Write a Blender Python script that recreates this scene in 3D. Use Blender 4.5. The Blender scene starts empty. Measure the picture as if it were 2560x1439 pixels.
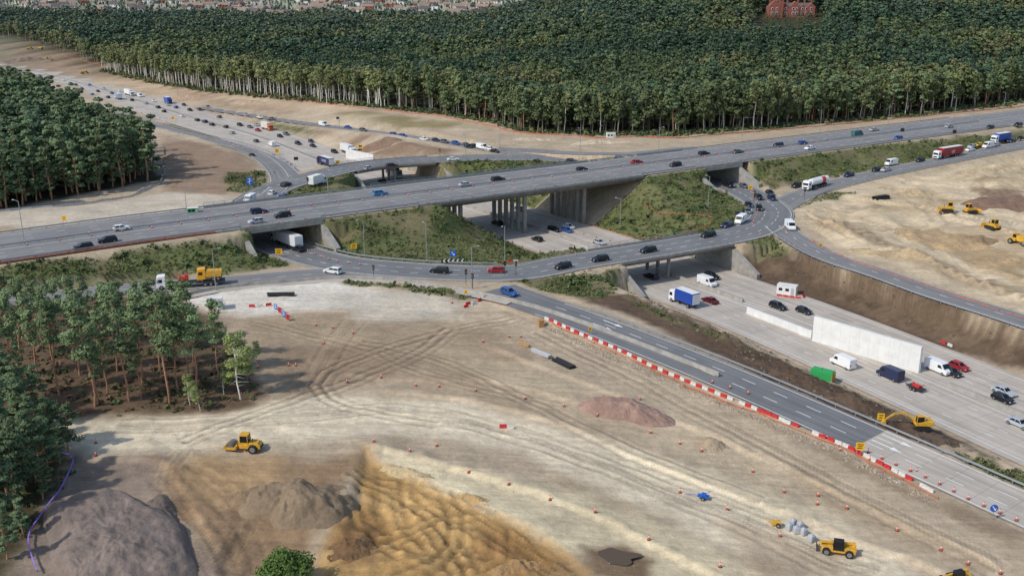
import bpy, bmesh, math, random, numpy as np
from mathutils import Vector, Matrix
R=random.Random(7); NR=np.random.RandomState(7)
sc=bpy.context.scene; COL=sc.collection
# ---------------------------------------------------------------- survey helpers
CAMH=70.0; TH=math.radians(17.33); FL=2500.0
cT,sT=math.cos(TH),math.sin(TH)
def ray(px,py):
    u=(px-1280)/FL; v=(py-719.5)/FL
    return (u, cT-v*sT, -sT-v*cT)
def U(px,py,z=0.0):
    d=ray(px,py); t=(z-CAMH)/d[2]
    return (d[0]*t,d[1]*t,z)
def ss(a,b,x):
    t=np.clip((x-a)/(b-a),0,1); return t*t*(3-2*t)
def vnoise(x,y,sc_,seed=0):
    x=np.asarray(x)/sc_+seed*17.3; y=np.asarray(y)/sc_+seed*9.1
    xi=np.floor(x); yi=np.floor(y); fx=x-xi; fy=y-yi
    fx=fx*fx*(3-2*fx); fy=fy*fy*(3-2*fy)
    def h(a,b):
        s=np.sin(a*127.1+b*311.7+seed*74.7)*43758.5453
        return s-np.floor(s)
    return (h(xi,yi)*(1-fx)+h(xi+1,yi)*fx)*(1-fy)+(h(xi,yi+1)*(1-fx)+h(xi+1,yi+1)*fx)*fy
def fbm(x,y,sc_,seed=0,o=4):
    a=0; w=.5; tot=0
    for i in range(o):
        a=a+w*vnoise(x,y,sc_/2**i,seed+i); tot+=w; w*=.5
    return a/tot*2-1
def cat(P,step,closed=False):
    P=[np.array(p,float) for p in P]; n=len(P); out=[]
    rng=range(n if closed else n-1)
    for i in rng:
        if closed: p0,p1,p2,p3=P[i-1],P[i],P[(i+1)%n],P[(i+2)%n]
        else:
            p1,p2=P[i],P[i+1]; p0=P[i-1] if i>0 else 2*p1-p2; p3=P[i+2] if i+2<n else 2*p2-p1
        for t in np.linspace(0,1,16,endpoint=False):
            out.append(.5*((2*p1)+(-p0+p2)*t+(2*p0-5*p1+4*p2-p3)*t*t+(-p0+3*p1-3*p2+p3)*t**3))
    out.append(P[0] if closed else P[-1])
    return resamp(np.array(out),step)
def resamp(A,step):
    d=np.r_[0,np.cumsum(np.hypot(np.diff(A[:,0]),np.diff(A[:,1])))]
    n=max(2,int(d[-1]/step)+1); s=np.linspace(0,d[-1],n)
    return np.stack([np.interp(s,d,A[:,k]) for k in range(3)],1)
def arcl(A): return np.r_[0,np.cumsum(np.hypot(np.diff(A[:,0]),np.diff(A[:,1])))]
def sub(A,s0,s1,step=3):
    d=arcl(A); s=np.linspace(s0,s1,max(2,int(abs(s1-s0)/step)+1))
    return np.stack([np.interp(s,d,A[:,k]) for k in range(3)],1)
def normals(A):
    T=np.gradient(A[:,:2],axis=0)
    if len(A)>20 and np.hypot(*(A[0,:2]-A[-1,:2]))<.01: T[0]=T[-1]=A[1,:2]-A[-2,:2]
    T/=np.maximum(np.linalg.norm(T,axis=1,keepdims=True),1e-9)
    return np.stack([-T[:,1],T[:,0]],1),T
def offs(A,o,dz=0):
    N,_=normals(A); B=A.copy(); B[:,:2]+=N*o; B[:,2]+=dz; return B
def pdist(X,Y,P,side=False):
    best=np.full(X.shape,1e12); bz=np.zeros(X.shape)
    for i in range(len(P)-1):
        ax,ay,az=P[i]; bx,by,bz_=P[i+1]; dx,dy=bx-ax,by-ay; L2=dx*dx+dy*dy+1e-12
        t=np.clip(((X-ax)*dx+(Y-ay)*dy)/L2,0,1)
        d2=(X-ax-t*dx)**2+(Y-ay-t*dy)**2; m=d2<best
        best=np.where(m,d2,best); bz=np.where(m,np.sign(dx*(Y-ay)-dy*(X-ax)) if side else az+t*(bz_-az),bz)
    return np.sqrt(best),bz
# ---------------------------------------------------------------- roads (metres)
def px(L): return [U(*p) for p in L]
M25=cat([(-900,1500,-7),(-560,1050,-7),(-380,831,-7),(-284,709,-7),(-183,572,-7),(-127,500,-7),(-76,422,-7),(-22,350,-7),(25,286,-7),(45,254,-7),(67.3,217.6,-7),(99,156.8,-7),(130,97,-7),(160,40,-7)],4)
A3=resamp(np.array([(-294.3,126.5,3.5),(-210.3,180.7,5),(-126.3,234.9,6.6),(-100,251.9,7),(217.7,456.9,7),(301.7,511,7),(520,652,8)],float),4)
RING=cat([(-3,236.4,0),(-38.4,242.8,0),(-58,257,0),(-73,276,0),(-82,298,0),(-84,325,0),(-77.5,350.6,0),(-56,384,0),(-21,399,0),(10,401,0),(38,392,0),(60,373,0),(74,350.6,0),(80,327,0),(80.5,303,0),(70,281,0),(52.2,267.5,0),(17.4,247.5,0)],4,True)
S={}
S['S1']=(cat(px([(1240,722,0),(1320,752,-.2),(1480,808,-1),(1800,935,-2.8),(2180,1100,-5),(2560,1270,-6.5),(2900,1420,-6.8)]),4),5.6)
S['S2']=(cat(px([(-300,790,1),(150,737,0.5),(400,716,0),(600,700,0),(800,684,0),(960,684,0)]),4),4.6)
S['S3']=(cat(px([(1935,524,0),(2000,489,0),(2080,462,.5),(2200,433,1),(2380,397,2),(2560,362,3),(2800,318,4)]),4),5)
S['S4']=(cat(px([(1925,530,0),(1958,575,0),(2060,637,0),(2200,684,0),(2350,737,-.2),(2560,803,-.4),(2900,920,-1)]),4),4.4)
S['S5']=(cat(px([(150,255,-6.6),(300,288,-6.3),(400,318,-6),(520,348,-5),(600,368,-3.4),(680,402,-1),(725,440,0),(728,462,0)]),4),4.2)
S['S5c']=(cat(px([(590,366,-3.5),(650,392,-1.4),(692,430,-.1),(697,465,0),(657,497,.5),(590,515,2),(500,532,4.2),(400,548,6)]),4),3.6)
S['S6']=(cat(px([(500,268,-6.4),(600,284,-6),(720,302,-5),(900,326,-3),(1080,350,-1.5),(1200,370,-.5),(1310,384,0),(1400,390,0)]),4),4.2)
S['S7']=(cat(px([(1240,372,0),(1330,376,.3),(1450,383,2),(1600,382,5),(1740,370,6.8)]),4),4.2)
ALLR={'M25':(M25,17.0),'A3':(A3,15.2),'RING':(RING,6.4)}; ALLR.update(S)
coarse={k:(resamp(v[0],14 if k=='M25' else (7 if k!='A3' else 60)),v[1]) for k,v in ALLR.items()}
BAS=np.array([U(a,b,-2)[:2] for a,b in [(905,1125),(960,1155),(1110,1215),(1290,1290),(1420,1350),(1490,1400),(1560,1520),(560,1520),(540,1400),(600,1330),(860,1330),(890,1190)]])
def polymask(X,Y,P,soft):
    ins=np.zeros(X.shape,bool); n=len(P); best=np.full(X.shape,1e12)
    for i in range(n):
        x1,y1=P[i]; x2,y2=P[(i+1)%n]
        c=((y1>Y)!=(y2>Y)); xi=(x2-x1)*(Y-y1)/((y2-y1) if abs(y2-y1)>1e-9 else 1e-9)+x1
        ins^=(c&(X<xi))
        dx,dy=x2-x1,y2-y1; t=np.clip(((X-x1)*dx+(Y-y1)*dy)/(dx*dx+dy*dy+1e-9),0,1)
        best=np.minimum(best,(X-x1-t*dx)**2+(Y-y1-t*dy)**2)
    sd=np.sqrt(best)*np.where(ins,1,-1)
    return sd
def H(X,Y):
    t=(X+3)*.487-(Y-236)*.873; q=(X+3)*.873+(Y-236)*.487
    h=-6.5*np.clip((t-5)/120,0,1)**1.15*(.35+.65*ss(-75,-5,q))*(1-ss(44,54,q))*ss(-8,8,t)
    h=h+(40*ss(520,1000,Y)+10*ss(1000,1400,Y))*ss(-100,250,X)
    sb=polymask(X,Y,BAS,3)+fbm(X,Y,6,61,3)*.8
    h=h-(.9*ss(-.2,1.6,sb)+.6*ss(2.6,4.6,sb))*(Y<180)
    dM,zM=pdist(X,Y,coarse['M25'][0]); dA,zA=pdist(X,Y,coarse['A3'][0]); dR,_=pdist(X,Y,coarse['RING'][0])
    near=np.minimum(np.minimum(dM-17,dA-15.5),dR-6.4)
    inside=[]
    for k in S:
        P,w=coarse[k]; d=np.full(X.shape,999.); z=np.zeros(X.shape)
        lo=P.min(0)-45; hi=P.max(0)+45; m=(X>lo[0])&(X<hi[0])&(Y>lo[1])&(Y<hi[1])
        if m.any():
            a,b=pdist(X[m],Y[m],P); d[m]=a; z[m]=b
        e=np.maximum(0,d-w-1.0)
        ok=d<900
        h=np.where(ok,np.minimum(h,z-.15+e*.5),h); h=np.where(ok,np.maximum(h,z-.15-e*.5),h)
        inside.append((d,w,z)); near=np.minimum(near,d-w)
    h=np.maximum(h,zA-.15-np.maximum(0,dA-16)*.5)
    k2=.55+10*(1-ss(15.5,19,dA))
    h=np.maximum(h,-.15-np.maximum(0,dR-7.5)*.5)
    h=np.minimum(h,-.15+np.maximum(0,dR-9.2)*k2)
    isl=((X+2)**2+(Y-320)**2<76**2)&(Y<330)&(X<30)
    kM=np.where(isl,.31,.5-.36*ss(450,560,Y)); kM=kM+np.where(isl,.36,.15)*(1-ss(17,26,dA)); kM=kM+10*(1-ss(8,12,dR))
    h=np.minimum(h,zM-.15+np.maximum(0,dM-18.3)*kM)
    for d,w,z in inside:
        h=np.where((d<w+.8)&(dA>15.8)&(dM>19),z-.15,h)
    return h,near,dM,dA,dR
def geo(a,b,r0,g):
    out=[a]; s=r0
    while out[-1]<b: out.append(out[-1]+s); s*=g
    return out
gx=np.array(sorted([-v for v in geo(165,5000,2,1.12)]+list(np.arange(-164,-75,1.2))+list(np.arange(-75,95,.42))+list(np.arange(95.5,229,1.1))+geo(230,5000,2,1.12)))
gy=np.array([20,50,75,90]+list(np.arange(98,235,.42))+list(np.arange(235.3,440,1.1))+geo(441,9000,1.6,1.05))
XX,YY=np.meshgrid(gx,gy); X=XX.ravel(); Y=YY.ravel()
HH,near,dM,dA,dR=H(X,Y)
rel=ss(.8,5,near)*(1-ss(500,900,Y)*.5)
HH=HH+rel*(fbm(X,Y,14,3)*.6+fbm(X,Y,2.4,5,3)*.14)
bank=ss(18.6,22,dM)*(1-ss(31,36,dM))*(X>35)*(Y<275)*ss(.5,2,near)
HH=HH+bank*(fbm(X,Y,6,15,5)*1.0-np.abs(fbm(X,Y,2.4,16,4))*.9)
strip_=ss(18.3,19.5,dM)*(1-ss(33,36,dM))*(X<75)*(Y<250)*(X>10)*ss(.3,1.2,near)*((X-67)*.873+(Y-217)*.487<0)
HH=HH+strip_*(fbm(X,Y,2.2,18,4)*.55)
quarry=ss(2,8,near)*(X>88)*(Y<430)*ss(20,40,dM-10)
HH=HH+quarry*(fbm(X,Y,26,25,4)*2.0+fbm(X,Y,7,26,4)*.6)
terr=fbm(X,Y,34,29,3)*4; HH=HH+quarry*.9*(ss(.42,.58,terr-np.floor(terr))-(terr-np.floor(terr)))
sbv=np.full(len(X),-9.); mB=(Y<190)&(np.abs(X)<60); sbv[mB]=polymask(X[mB],Y[mB],BAS,3)
OCH=np.array([U(a,b,-2)[:2] for a,b in [(905,1125),(960,1155),(1110,1215),(1290,1290),(1420,1350),(1490,1400),(1560,1520),(760,1520),(800,1340),(880,1250),(890,1190)]])
sov=np.full(len(X),-9.); sov[mB]=polymask(X[mB],Y[mB],OCH,3)
inb=ss(1,4,sbv); ang=.6*X+.8*Y; perp=.8*X-.6*Y
HH=HH+inb*(.34*fbm(X,Y,5,92,5)+.16*fbm(X,Y,1.4,90,3))
lowleft=ss(-.3,.2,fbm(X,Y,18,93))*(Y<150)*(X<-5)*(X>-58); HH=HH+lowleft*fbm(X,Y,3.5,94,4)*.6
def tzv(x,y):
    Z=HH.reshape(XX.shape); i=np.clip(np.searchsorted(gx,x)-1,0,len(gx)-2); j=np.clip(np.searchsorted(gy,y)-1,0,len(gy)-2)
    a=np.clip((x-gx[i])/(gx[i+1]-gx[i]),0,1); b=np.clip((y-gy[j])/(gy[j+1]-gy[j]),0,1)
    return (Z[j,i]*(1-a)+Z[j,i+1]*a)*(1-b)+(Z[j+1,i]*(1-a)+Z[j+1,i+1]*a)*b
def tz(x,y): return float(tzv(x,y))
TS=np.concatenate([np.linspace(90,500,1200),np.linspace(501,3500,900)])
def hit(a,b,up=0.0):
    d=ray(a,b); k=TS/d[1]; x=d[0]*k; y=TS; z=CAMH+d[2]*k
    g=tzv(x,y)+up; m=np.nonzero(z<=g)[0]
    if len(m)==0: return U(a,b,0)
    i=m[0]; return (float(x[i]),float(y[i]),float(g[i]-up))
def W(poly): return np.array([hit(a,b)[:2] for a,b in poly])
# ---------------------------------------------------------------- colours
K=1.03
def lin(c): return tuple(((v/255)/12.92 if v/255<=.04045 else ((v/255+.055)/1.055)**2.4)*K for v in c)
C=np.tile(np.array(lin((178,161,137))),(len(X),1))
nz=fbm(X,Y,9,11)*3.0; nz2=fbm(X,Y,3,21)*1.3
veg=np.zeros(len(X))
def paint(poly,col,soft=3,amt=1.0,world=False,nzs=1.0):
    global C,veg
    P=np.array(poly) if world else W(poly)
    lo=P.min(0)-15; hi=P.max(0)+15; m=np.nonzero((X>lo[0])&(X<hi[0])&(Y>lo[1])&(Y<hi[1]))[0]
    sd=polymask(X[m],Y[m],P,soft)+(nz[m]+nz2[m])*nzs*min(1,soft/2.5)
    w=ss(-soft,soft,sd)*amt
    if col=='veg': veg[m]=np.maximum(veg[m],w)
    else: C[m]=C[m]*(1-w[:,None])+np.array(lin(col))*w[:,None]
far=ss(700,1000,Y)[:,None]
C=C*(1-far)+np.array(lin((120,122,100)))*far
paint([(600,800),(900,770),(1150,800),(1350,880),(1250,960),(1050,960),(900,930),(700,990),(640,960)],(158,139,115),3.5,.8)
paint([(700,860),(900,850),(1020,900),(900,960),(760,985),(690,940)],(136,116,95),3,.6)
paint([(1040,940),(1300,960),(1560,1060),(1500,1090),(1300,1030),(1050,990)],(162,142,116),2.5,.5)
paint([(0,1050),(300,1045),(600,1020),(900,990),(1200,1020),(1500,1100),(1800,1230),(2200,1380),(2560,1560),(2300,1560),(1900,1400),(1500,1240),(1300,1130),(1000,1090),(900,1100),(600,1120),(200,1140),(0,1150)],(210,196,170),2.2,.95,nzs=.6)
paint([(430,745),(560,715),(830,705),(960,722),(900,775),(640,785),(520,775)],(214,207,193),3,.9)
paint([(800,740),(1050,725),(1180,760),(1150,800),(900,800)],(198,189,172),4,.8)
paint([(1250,780),(1330,790),(1600,910),(1900,1060),(2300,1260),(2560,1390),(2560,1330),(2300,1220),(1850,1020),(1500,870)],(146,128,106),1.6,.85)
paint([(1130,860),(1400,950),(1700,1060),(2050,1200),(2400,1360),(2300,1370),(1900,1220),(1500,1070),(1200,960)],(188,170,142),3,.6)
paint([(1500,1100),(1700,1150),(2050,1280),(2150,1340),(1900,1290),(1600,1190)],(214,200,170),2.5,.6)
paint([(1800,1300),(2000,1360),(2150,1439),(1900,1439)],(158,134,106),3,.5)
paint([(1280,1150),(1500,1220),(1700,1300),(1640,1320),(1420,1240)],(166,146,118),2,.5)
paint([(2000,1180),(2300,1330),(2500,1430),(2420,1439),(2200,1330),(1980,1210)],(164,144,118),2,.6)
paint([(920,1120),(1250,1180),(1600,1290),(1900,1439),(1650,1500),(1430,1340),(1150,1220)],(210,196,162),2,.75)
paint([(380,1150),(620,1160),(900,1125),(930,1150),(860,1220),(820,1330),(760,1500),(480,1500),(520,1380),(400,1290)],(140,115,88),2.5,.9)
paint([(470,1135),(700,1150),(680,1210),(560,1260),(450,1220)],(170,142,105),2.0,.8)
paint([(180,1150),(390,1160),(400,1290),(530,1390),(540,1500),(-50,1500),(60,1300)],(138,123,110),3,.9)
w_=ss(-.8,1.6,sov+nz2*.8)
oc=np.array(lin((180,147,98)))[None]*(1+.22*fbm(X,Y,6,95,5)[:,None]); C=C*(1-w_[:,None])+oc*w_[:,None]
w_=ss(1.2,3.2,sov+nz2*.6)*ss(-.3,.35,fbm(X,Y,9,96,5)); C=C*(1-.6*w_[:,None])+np.array(lin((158,118,70)))*.6*w_[:,None]
w_=np.exp(-((sov+.9+nz2*.3)/1.3)**2)*(X>-20); C=C*(1-.7*w_[:,None])+np.array(lin((220,207,172)))*.7*w_[:,None]
paint([(830,1300),(960,1310),(960,1400),(860,1420),(800,1360)],(122,94,66),1.5,.7)
paint([(1200,1330),(1350,1360),(1440,1420),(1300,1439),(1180,1390)],(138,106,70),1.5,.5)
paint([(1460,1370),(1560,1360),(1640,1400),(1620,1450),(1480,1450)],(112,90,68),1.2,.9)
paint([(1420,1400),(1600,1430),(1700,1480),(1300,1500)],(120,100,78),2,.5)
paint([(1500,735),(1570,735),(1860,860),(2180,1000),(2420,1110),(2330,1120),(2160,1060),(1800,895),(1600,800),(1460,745)],(98,81,67),1.6,1)
paint([(1830,690),(1860,620),(1960,615),(2120,680),(2350,760),(2560,830),(2700,900),(2700,1000),(2560,930),(2300,850),(2050,765)],(96,80,67),1.5,1)
paint([(1900,660),(1990,660),(2250,765),(2560,880),(2560,910),(2200,800)],(124,106,84),1.5,.45)
paint([(2000,500),(2100,470),(2250,440),(2560,385),(2800,340),(2800,860),(2560,780),(2300,690),(2100,620),(2000,560)],(202,184,154),3,.95)
paint([(2250,560),(2420,590),(2560,640),(2560,720),(2400,650),(2280,610)],(172,148,112),2.5,.85)
paint([(2430,470),(2560,480),(2560,520),(2470,500)],(130,106,86),2,.8)
paint([(2030,560),(2130,590),(2300,660),(2560,760),(2560,730),(2300,630),(2120,560)],(158,138,112),2,.8)
paint([(2150,500),(2320,470),(2420,500),(2300,540),(2180,530)],(180,160,128),2,.6)
paint([(2380,430),(2560,400),(2560,440),(2440,455)],(162,140,110),2,.7)
w_=quarry*ss(.1,.45,fbm(X,Y,16,97,5))*.5; C=C*(1-w_[:,None])+np.array(lin((160,138,108)))*w_[:,None]
w_=bank*ss(-.2,.4,fbm(X,Y,4,98,4))*.6; C=C*(1-w_[:,None])+np.array(lin((72,60,48)))*w_[:,None]
paint([(400,330),(520,365),(600,385),(640,420),(600,470),(560,490),(420,480),(400,400)],(146,124,104),3,.9)
paint([(-200,560),(0,520),(200,515),(420,480),(560,490),(600,505),(400,540),(0,565)],(194,183,165),2,.9)
paint([(780,330),(900,335),(1130,375),(1120,388),(950,395),(850,365)],(132,110,91),3,.9)
paint([(840,280),(1000,290),(1240,312),(1230,325),(1000,320),(860,300)],(136,124,84),3,.8)
paint([(150,150),(400,200),(700,250),(900,270),(860,282),(600,262),(350,235),(100,160)],(184,160,132),4,.8)
paint([(420,225),(560,240),(760,285),(700,290),(520,262)],(142,118,97),4,.5)
paint([(500,235),(640,250),(700,262),(620,262)],(204,188,164),3,.7)
paint([(0,100),(110,118),(260,170),(330,200),(200,190),(0,175)],(150,128,108),4,.8)
w_=ss(.0,.4,fbm(X,Y,30,99,5))*(Y>440)*(Y<760)*(X<0)*.45; C=C*(1-w_[:,None])+np.array(lin((206,190,166)))*w_[:,None]
paint(RING[::3,:2],'veg',2.5,1,True)
paint([(0,668),(300,632),(600,592),(640,610),(740,660),(560,688),(430,690),(300,722),(100,745),(-200,800),(-200,700)],'veg',2)
paint([(1900,398),(2560,330),(2560,345),(2350,392),(2180,425),(2050,450),(1930,470),(1850,420)],'veg',2)
paint([(770,450),(930,445),(930,470),(820,500),(770,490)],'veg',2)
paint([(1260,700),(1380,697),(1540,690),(1540,735),(1480,745),(1380,730)],'veg',1.2)
paint([(1850,590),(1930,590),(2010,625),(1960,640),(1870,620)],'veg',1.5)
paint([(430,300),(560,335),(740,405),(735,425),(600,372),(500,345),(400,318)],'veg',2)
paint([(640,300),(760,320),(780,335),(700,325)],'veg',2)
paint([(570,430),(670,430),(660,480),(560,480)],'veg',2,.8)
paint([(2000,520),(1985,490),(2080,480),(2130,485),(2060,500)],'veg',1.5,.8)
paint([(2390,1130),(2480,1150),(2600,1210),(2700,1290),(2480,1200)],'veg',1.2)
paint([(1190,400),(1420,400),(1400,430),(1220,425)],'veg',1.5)
paint([(860,700),(940,708),(1080,715),(1190,742),(1150,752),(1000,722),(860,712)],'veg',1,.8)
paint([(1560,742),(1700,800),(1900,880),(1860,872),(1640,790)],'veg',1,.55)
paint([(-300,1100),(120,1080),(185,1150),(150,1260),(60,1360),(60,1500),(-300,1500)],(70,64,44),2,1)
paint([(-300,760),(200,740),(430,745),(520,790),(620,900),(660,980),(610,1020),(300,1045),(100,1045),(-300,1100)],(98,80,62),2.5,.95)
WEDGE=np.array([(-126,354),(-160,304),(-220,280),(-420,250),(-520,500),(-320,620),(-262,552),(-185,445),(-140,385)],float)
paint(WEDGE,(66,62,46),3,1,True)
veg*=ss(-.3,1.2,near)
vc=np.array(lin((98,104,66)))[None]*(1+.4*fbm(X,Y,6,31)[:,None])
vb=np.array(lin((128,115,90)))
vm=ss(.0,.5,fbm(X,Y,8,41,6))[:,None]
vcol=vc*(1-.6*vm)+vb*.6*vm
C=C*(1-veg[:,None])+vcol*veg[:,None]
EDGE=[(-300,60),(0,92),(100,116),(250,163),(380,190),(520,215),(700,240),(900,265),(1100,285),(1235,308),(1300,328),(1500,338),(1700,338),(1900,322),(2100,305),(2300,288),(2560,262),(2900,235)]
EW=np.array([U(a,b,0)[:2] for a,b in EDGE]); EB=EW[:,0]/EW[:,1]; EY=EW[:,1]
def edgeY(x,y): return np.interp(x/np.maximum(y,1),EB,EY)
def backY(x,y): return np.interp(x/np.maximum(y,1),[-.6,-.28,-.05,.02,.1,.6],[1650,1600,1450,1600,1900,1900])
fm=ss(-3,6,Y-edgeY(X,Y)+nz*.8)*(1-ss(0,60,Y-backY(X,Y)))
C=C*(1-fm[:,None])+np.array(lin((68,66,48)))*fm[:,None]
fl=ss(1600,1750,Y)[:,None]*ss(-.2,.1,fbm(X,Y,160,71))[:,None]; C=C*(1-.7*fl)+np.array(lin((172,174,146)))*.7*fl
def ledge(L,h,wd=2.5,lighten=.1):
    P=W(L); P=cat([(a,b,0) for a,b in P],4); lo=P.min(0)-12; hi=P.max(0)+12; m=np.nonzero((X>lo[0])&(X<hi[0])&(Y>lo[1])&(Y<hi[1]))[0]
    d,s_=pdist(X[m],Y[m],P,True); sg=d*s_+nz2[m]*.5
    HH[m]+=h*ss(-.7,.7,sg)*np.exp(-np.maximum(0,sg)/wd)*rel[m]
    C[m]*=(1+lighten*np.exp(-(sg/.8)**2))[:,None]
def track(L,w=.40,g=1.05,dark=.78,dep=.1,n=1,sp=5):
    P=W(L); P=cat([(a,b,0) for a,b in P],5)
    lo=P.min(0)-4; hi=P.max(0)+4; m=np.nonzero((X>lo[0])&(X<hi[0])&(Y>lo[1])&(Y<hi[1]))[0]
    for j in range(n):
        o=(R.random()-.5)*sp*(n>1)
        for sgn in (-1,1):
            d,_=pdist(X[m],Y[m],offs(P,o+sgn*g))
            q=(1-ss(w*.4,w*1.2,d))*(.45+.55*vnoise(X[m],Y[m],6,3))
            C[m]*=(1-(1-dark)*q)[:,None]; HH[m]-=dep*q
            rim=np.exp(-((d-w*1.5)/.35)**2); HH[m]+=dep*.5*rim; C[m]*=(1+.06*rim)[:,None]
for L,h,wd in [([(935,1118),(1100,1165),(1300,1225),(1500,1300),(1700,1400),(1780,1439)],.7,3),([(1000,985),(1200,1010),(1450,1085),(1700,1190),(2000,1300),(2350,1439)],.6,3),([(1250,880),(1500,975),(1800,1100),(2100,1240),(2450,1400)],.5,2.5),
   ([(880,940),(1050,955),(1250,960),(1450,1010)],.4,2),([(210,1150),(400,1165),(460,1240),(520,1340)],.6,2.5),([(2030,545),(2150,600),(2300,650),(2540,745)],1.0,5),([(2140,500),(2300,520),(2420,560),(2560,590)],1.0,5),([(2240,445),(2380,470),(2560,465)],.9,5),([(2260,600),(2380,650),(2560,700)],.8,4),
   ([(1000,1300),(1120,1330),(1240,1390),(1330,1439)],.6,2),([(900,1250),(980,1300),(1000,1400)],.5,2)]:
    ledge(L,h,wd)
for L,n in [([(300,1060),(700,1040),(1000,1020),(1300,1090),(1700,1230),(2200,1420)],4),
  ([(1350,830),(1600,950),(1900,1110),(2250,1290),(2500,1420)],4),([(1300,800),(1150,830),(950,890),(820,950),(880,1010),(1100,1050)],3),
  ([(640,800),(800,840),(950,880),(1100,940),(1400,1010)],2),([(900,1040),(1200,1060),(1500,1160),(1900,1330),(2100,1430)],3),
  ([(1120,820),(1000,900),(700,1010),(450,1100)],3),([(700,1000),(800,940),(850,860),(900,800)],2),
  ([(420,1180),(540,1290),(600,1380),(620,1438)],2),([(500,1150),(600,1200),(640,1300),(600,1420)],2),([(470,1130),(430,1200),(480,1300),(560,1439)],2),
  ([(2020,540),(2200,600),(2400,680),(2560,740)],4),([(2100,520),(2300,520),(2560,560)],4),([(2200,470),(2350,500),(2560,470)],4),([(2150,580),(2300,560),(2450,440),(2560,410)],3),
  ([(430,470),(500,430),(470,380),(420,350)],2),([(900,860),(1100,900),(1300,990),(1550,1110),(1900,1250)],3)]:
    track(L,n=n)
for L in [[(1000,1190),(1000,1270),(1050,1370),(1130,1439)],[(930,1220),(950,1330),(1080,1420),(1220,1410),(1240,1340),(1150,1270),(1040,1230)],[(1060,1210),(1150,1290),(1300,1370),(1420,1430)],
  [(860,1260),(900,1320),(1000,1370),(1200,1420)],[(880,1180),(1000,1240),(1120,1330),(1180,1430)],[(1100,1240),(1130,1320),(1090,1400),(980,1439)],[(900,1200),(1080,1250),(1250,1340),(1350,1439)],[(830,1400),(950,1360),(1100,1300),(1200,1300)]]:
    track(L,w=.42,g=1.0,dark=.72,dep=.16,n=2,sp=4)
C=np.clip(C*np.array([1.01,1.0,.985]),.01,.9)
def new_mesh_np(name,V,Fq,mats=(),smooth=False,mi=None):
    me=bpy.data.meshes.new(name); n=len(V); m=len(Fq); k=Fq.shape[1]
    me.vertices.add(n); me.vertices.foreach_set('co',np.ascontiguousarray(V,dtype=np.float32).ravel())
    me.loops.add(m*k); me.loops.foreach_set('vertex_index',np.ascontiguousarray(Fq,dtype=np.int32).ravel())
    me.polygons.add(m); me.polygons.foreach_set('loop_start',np.arange(0,m*k,k,dtype=np.int32)); me.polygons.foreach_set('loop_total',np.full(m,k,dtype=np.int32))
    if mi is not None: me.polygons.foreach_set('material_index',np.ascontiguousarray(mi,dtype=np.int32))
    me.polygons.foreach_set('use_smooth',np.full(m,smooth)); 
    for x in mats: me.materials.append(x)
    me.update(calc_edges=True); return me
def vcolor(me,name,A):
    at=me.color_attributes.new(name,'FLOAT_COLOR','POINT')
    at.data.foreach_set('color',np.concatenate([A,np.ones((len(A),1))],1).astype(np.float32).ravel())
# ---------------------------------------------------------------- materials
def nt(name):
    m=bpy.data.materials.new(name); m.use_nodes=True; t=m.node_tree; b=t.nodes['Principled BSDF']; return m,t,b
def N(t,typ,**kw):
    n=t.nodes.new(typ)
    for k,v in kw.items(): setattr(n,k,v)
    return n
def noise(t,vec,scale,detail=4,rough=.6):
    n=N(t,'ShaderNodeTexNoise'); n.inputs['Scale'].default_value=scale; n.inputs['Detail'].default_value=detail; n.inputs['Roughness'].default_value=rough
    t.links.new(vec,n.inputs['Vector']); return n.outputs['Fac']
def mr(t,v,a,b,lo=.3,hi=.7):
    n=N(t,'ShaderNodeMapRange'); n.inputs[1].default_value=lo; n.inputs[2].default_value=hi; n.inputs[3].default_value=a; n.inputs[4].default_value=b
    t.links.new(v,n.inputs[0]); return n.outputs[0]
def mth(t,op,a,b=None):
    n=N(t,'ShaderNodeMath',operation=op)
    for i,v in enumerate((a,b)):
        if v is None: continue
        if isinstance(v,(int,float)): n.inputs[i].default_value=v
        else: t.links.new(v,n.inputs[i])
    return n.outputs[0]
def scalecol(t,col,val):
    n=N(t,'ShaderNodeVectorMath',operation='SCALE')
    if isinstance(col,tuple): n.inputs[0].default_value=col[:3]
    else: t.links.new(col,n.inputs[0])
    t.links.new(val,n.inputs['Scale']); return n.outputs[0]
def bump(t,b,h,st,dist):
    n=N(t,'ShaderNodeBump'); n.inputs['Strength'].default_value=st; n.inputs['Distance'].default_value=dist
    t.links.new(h,n.inputs['Height']); t.links.new(n.outputs[0],b.inputs['Normal'])
def mat(name,rgb,rough=.75,metal=0,nv=.12,ns=2.0,bp=0,tint=False):
    m,t,b=nt(name); b.inputs['Roughness'].default_value=rough; b.inputs['Metallic'].default_value=metal
    tc=N(t,'ShaderNodeTexCoord'); f=noise(t,tc.outputs['Object'],ns,5)
    v=mr(t,f,1-nv,1+nv)
    if tint:
        oi=N(t,'ShaderNodeObjectInfo'); c=scalecol(t,oi.outputs['Color'],v)
    else: c=scalecol(t,lin(rgb),v)
    t.links.new(c,b.inputs['Base Color'])
    if bp: bump(t,b,f,bp,.1)
    return m
MT={}
m,t,b=nt('ground_soil'); g=N(t,'ShaderNodeNewGeometry'); at=N(t,'ShaderNodeAttribute',attribute_name='Col')
pos=g.outputs['Position']
mp=N(t,'ShaderNodeMapping'); mp.inputs['Rotation'].default_value=(0,0,math.radians(61)); mp.inputs['Scale'].default_value=(.05,.9,.3); t.links.new(pos,mp.inputs[0])
v=mth(t,'MULTIPLY',mr(t,noise(t,pos,.10,8,.65),.82,1.16),mr(t,noise(t,pos,.8,8,.7),.86,1.14))
v=mth(t,'MULTIPLY',v,mr(t,noise(t,mp.outputs[0],1.0,6),.86,1.13))
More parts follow.
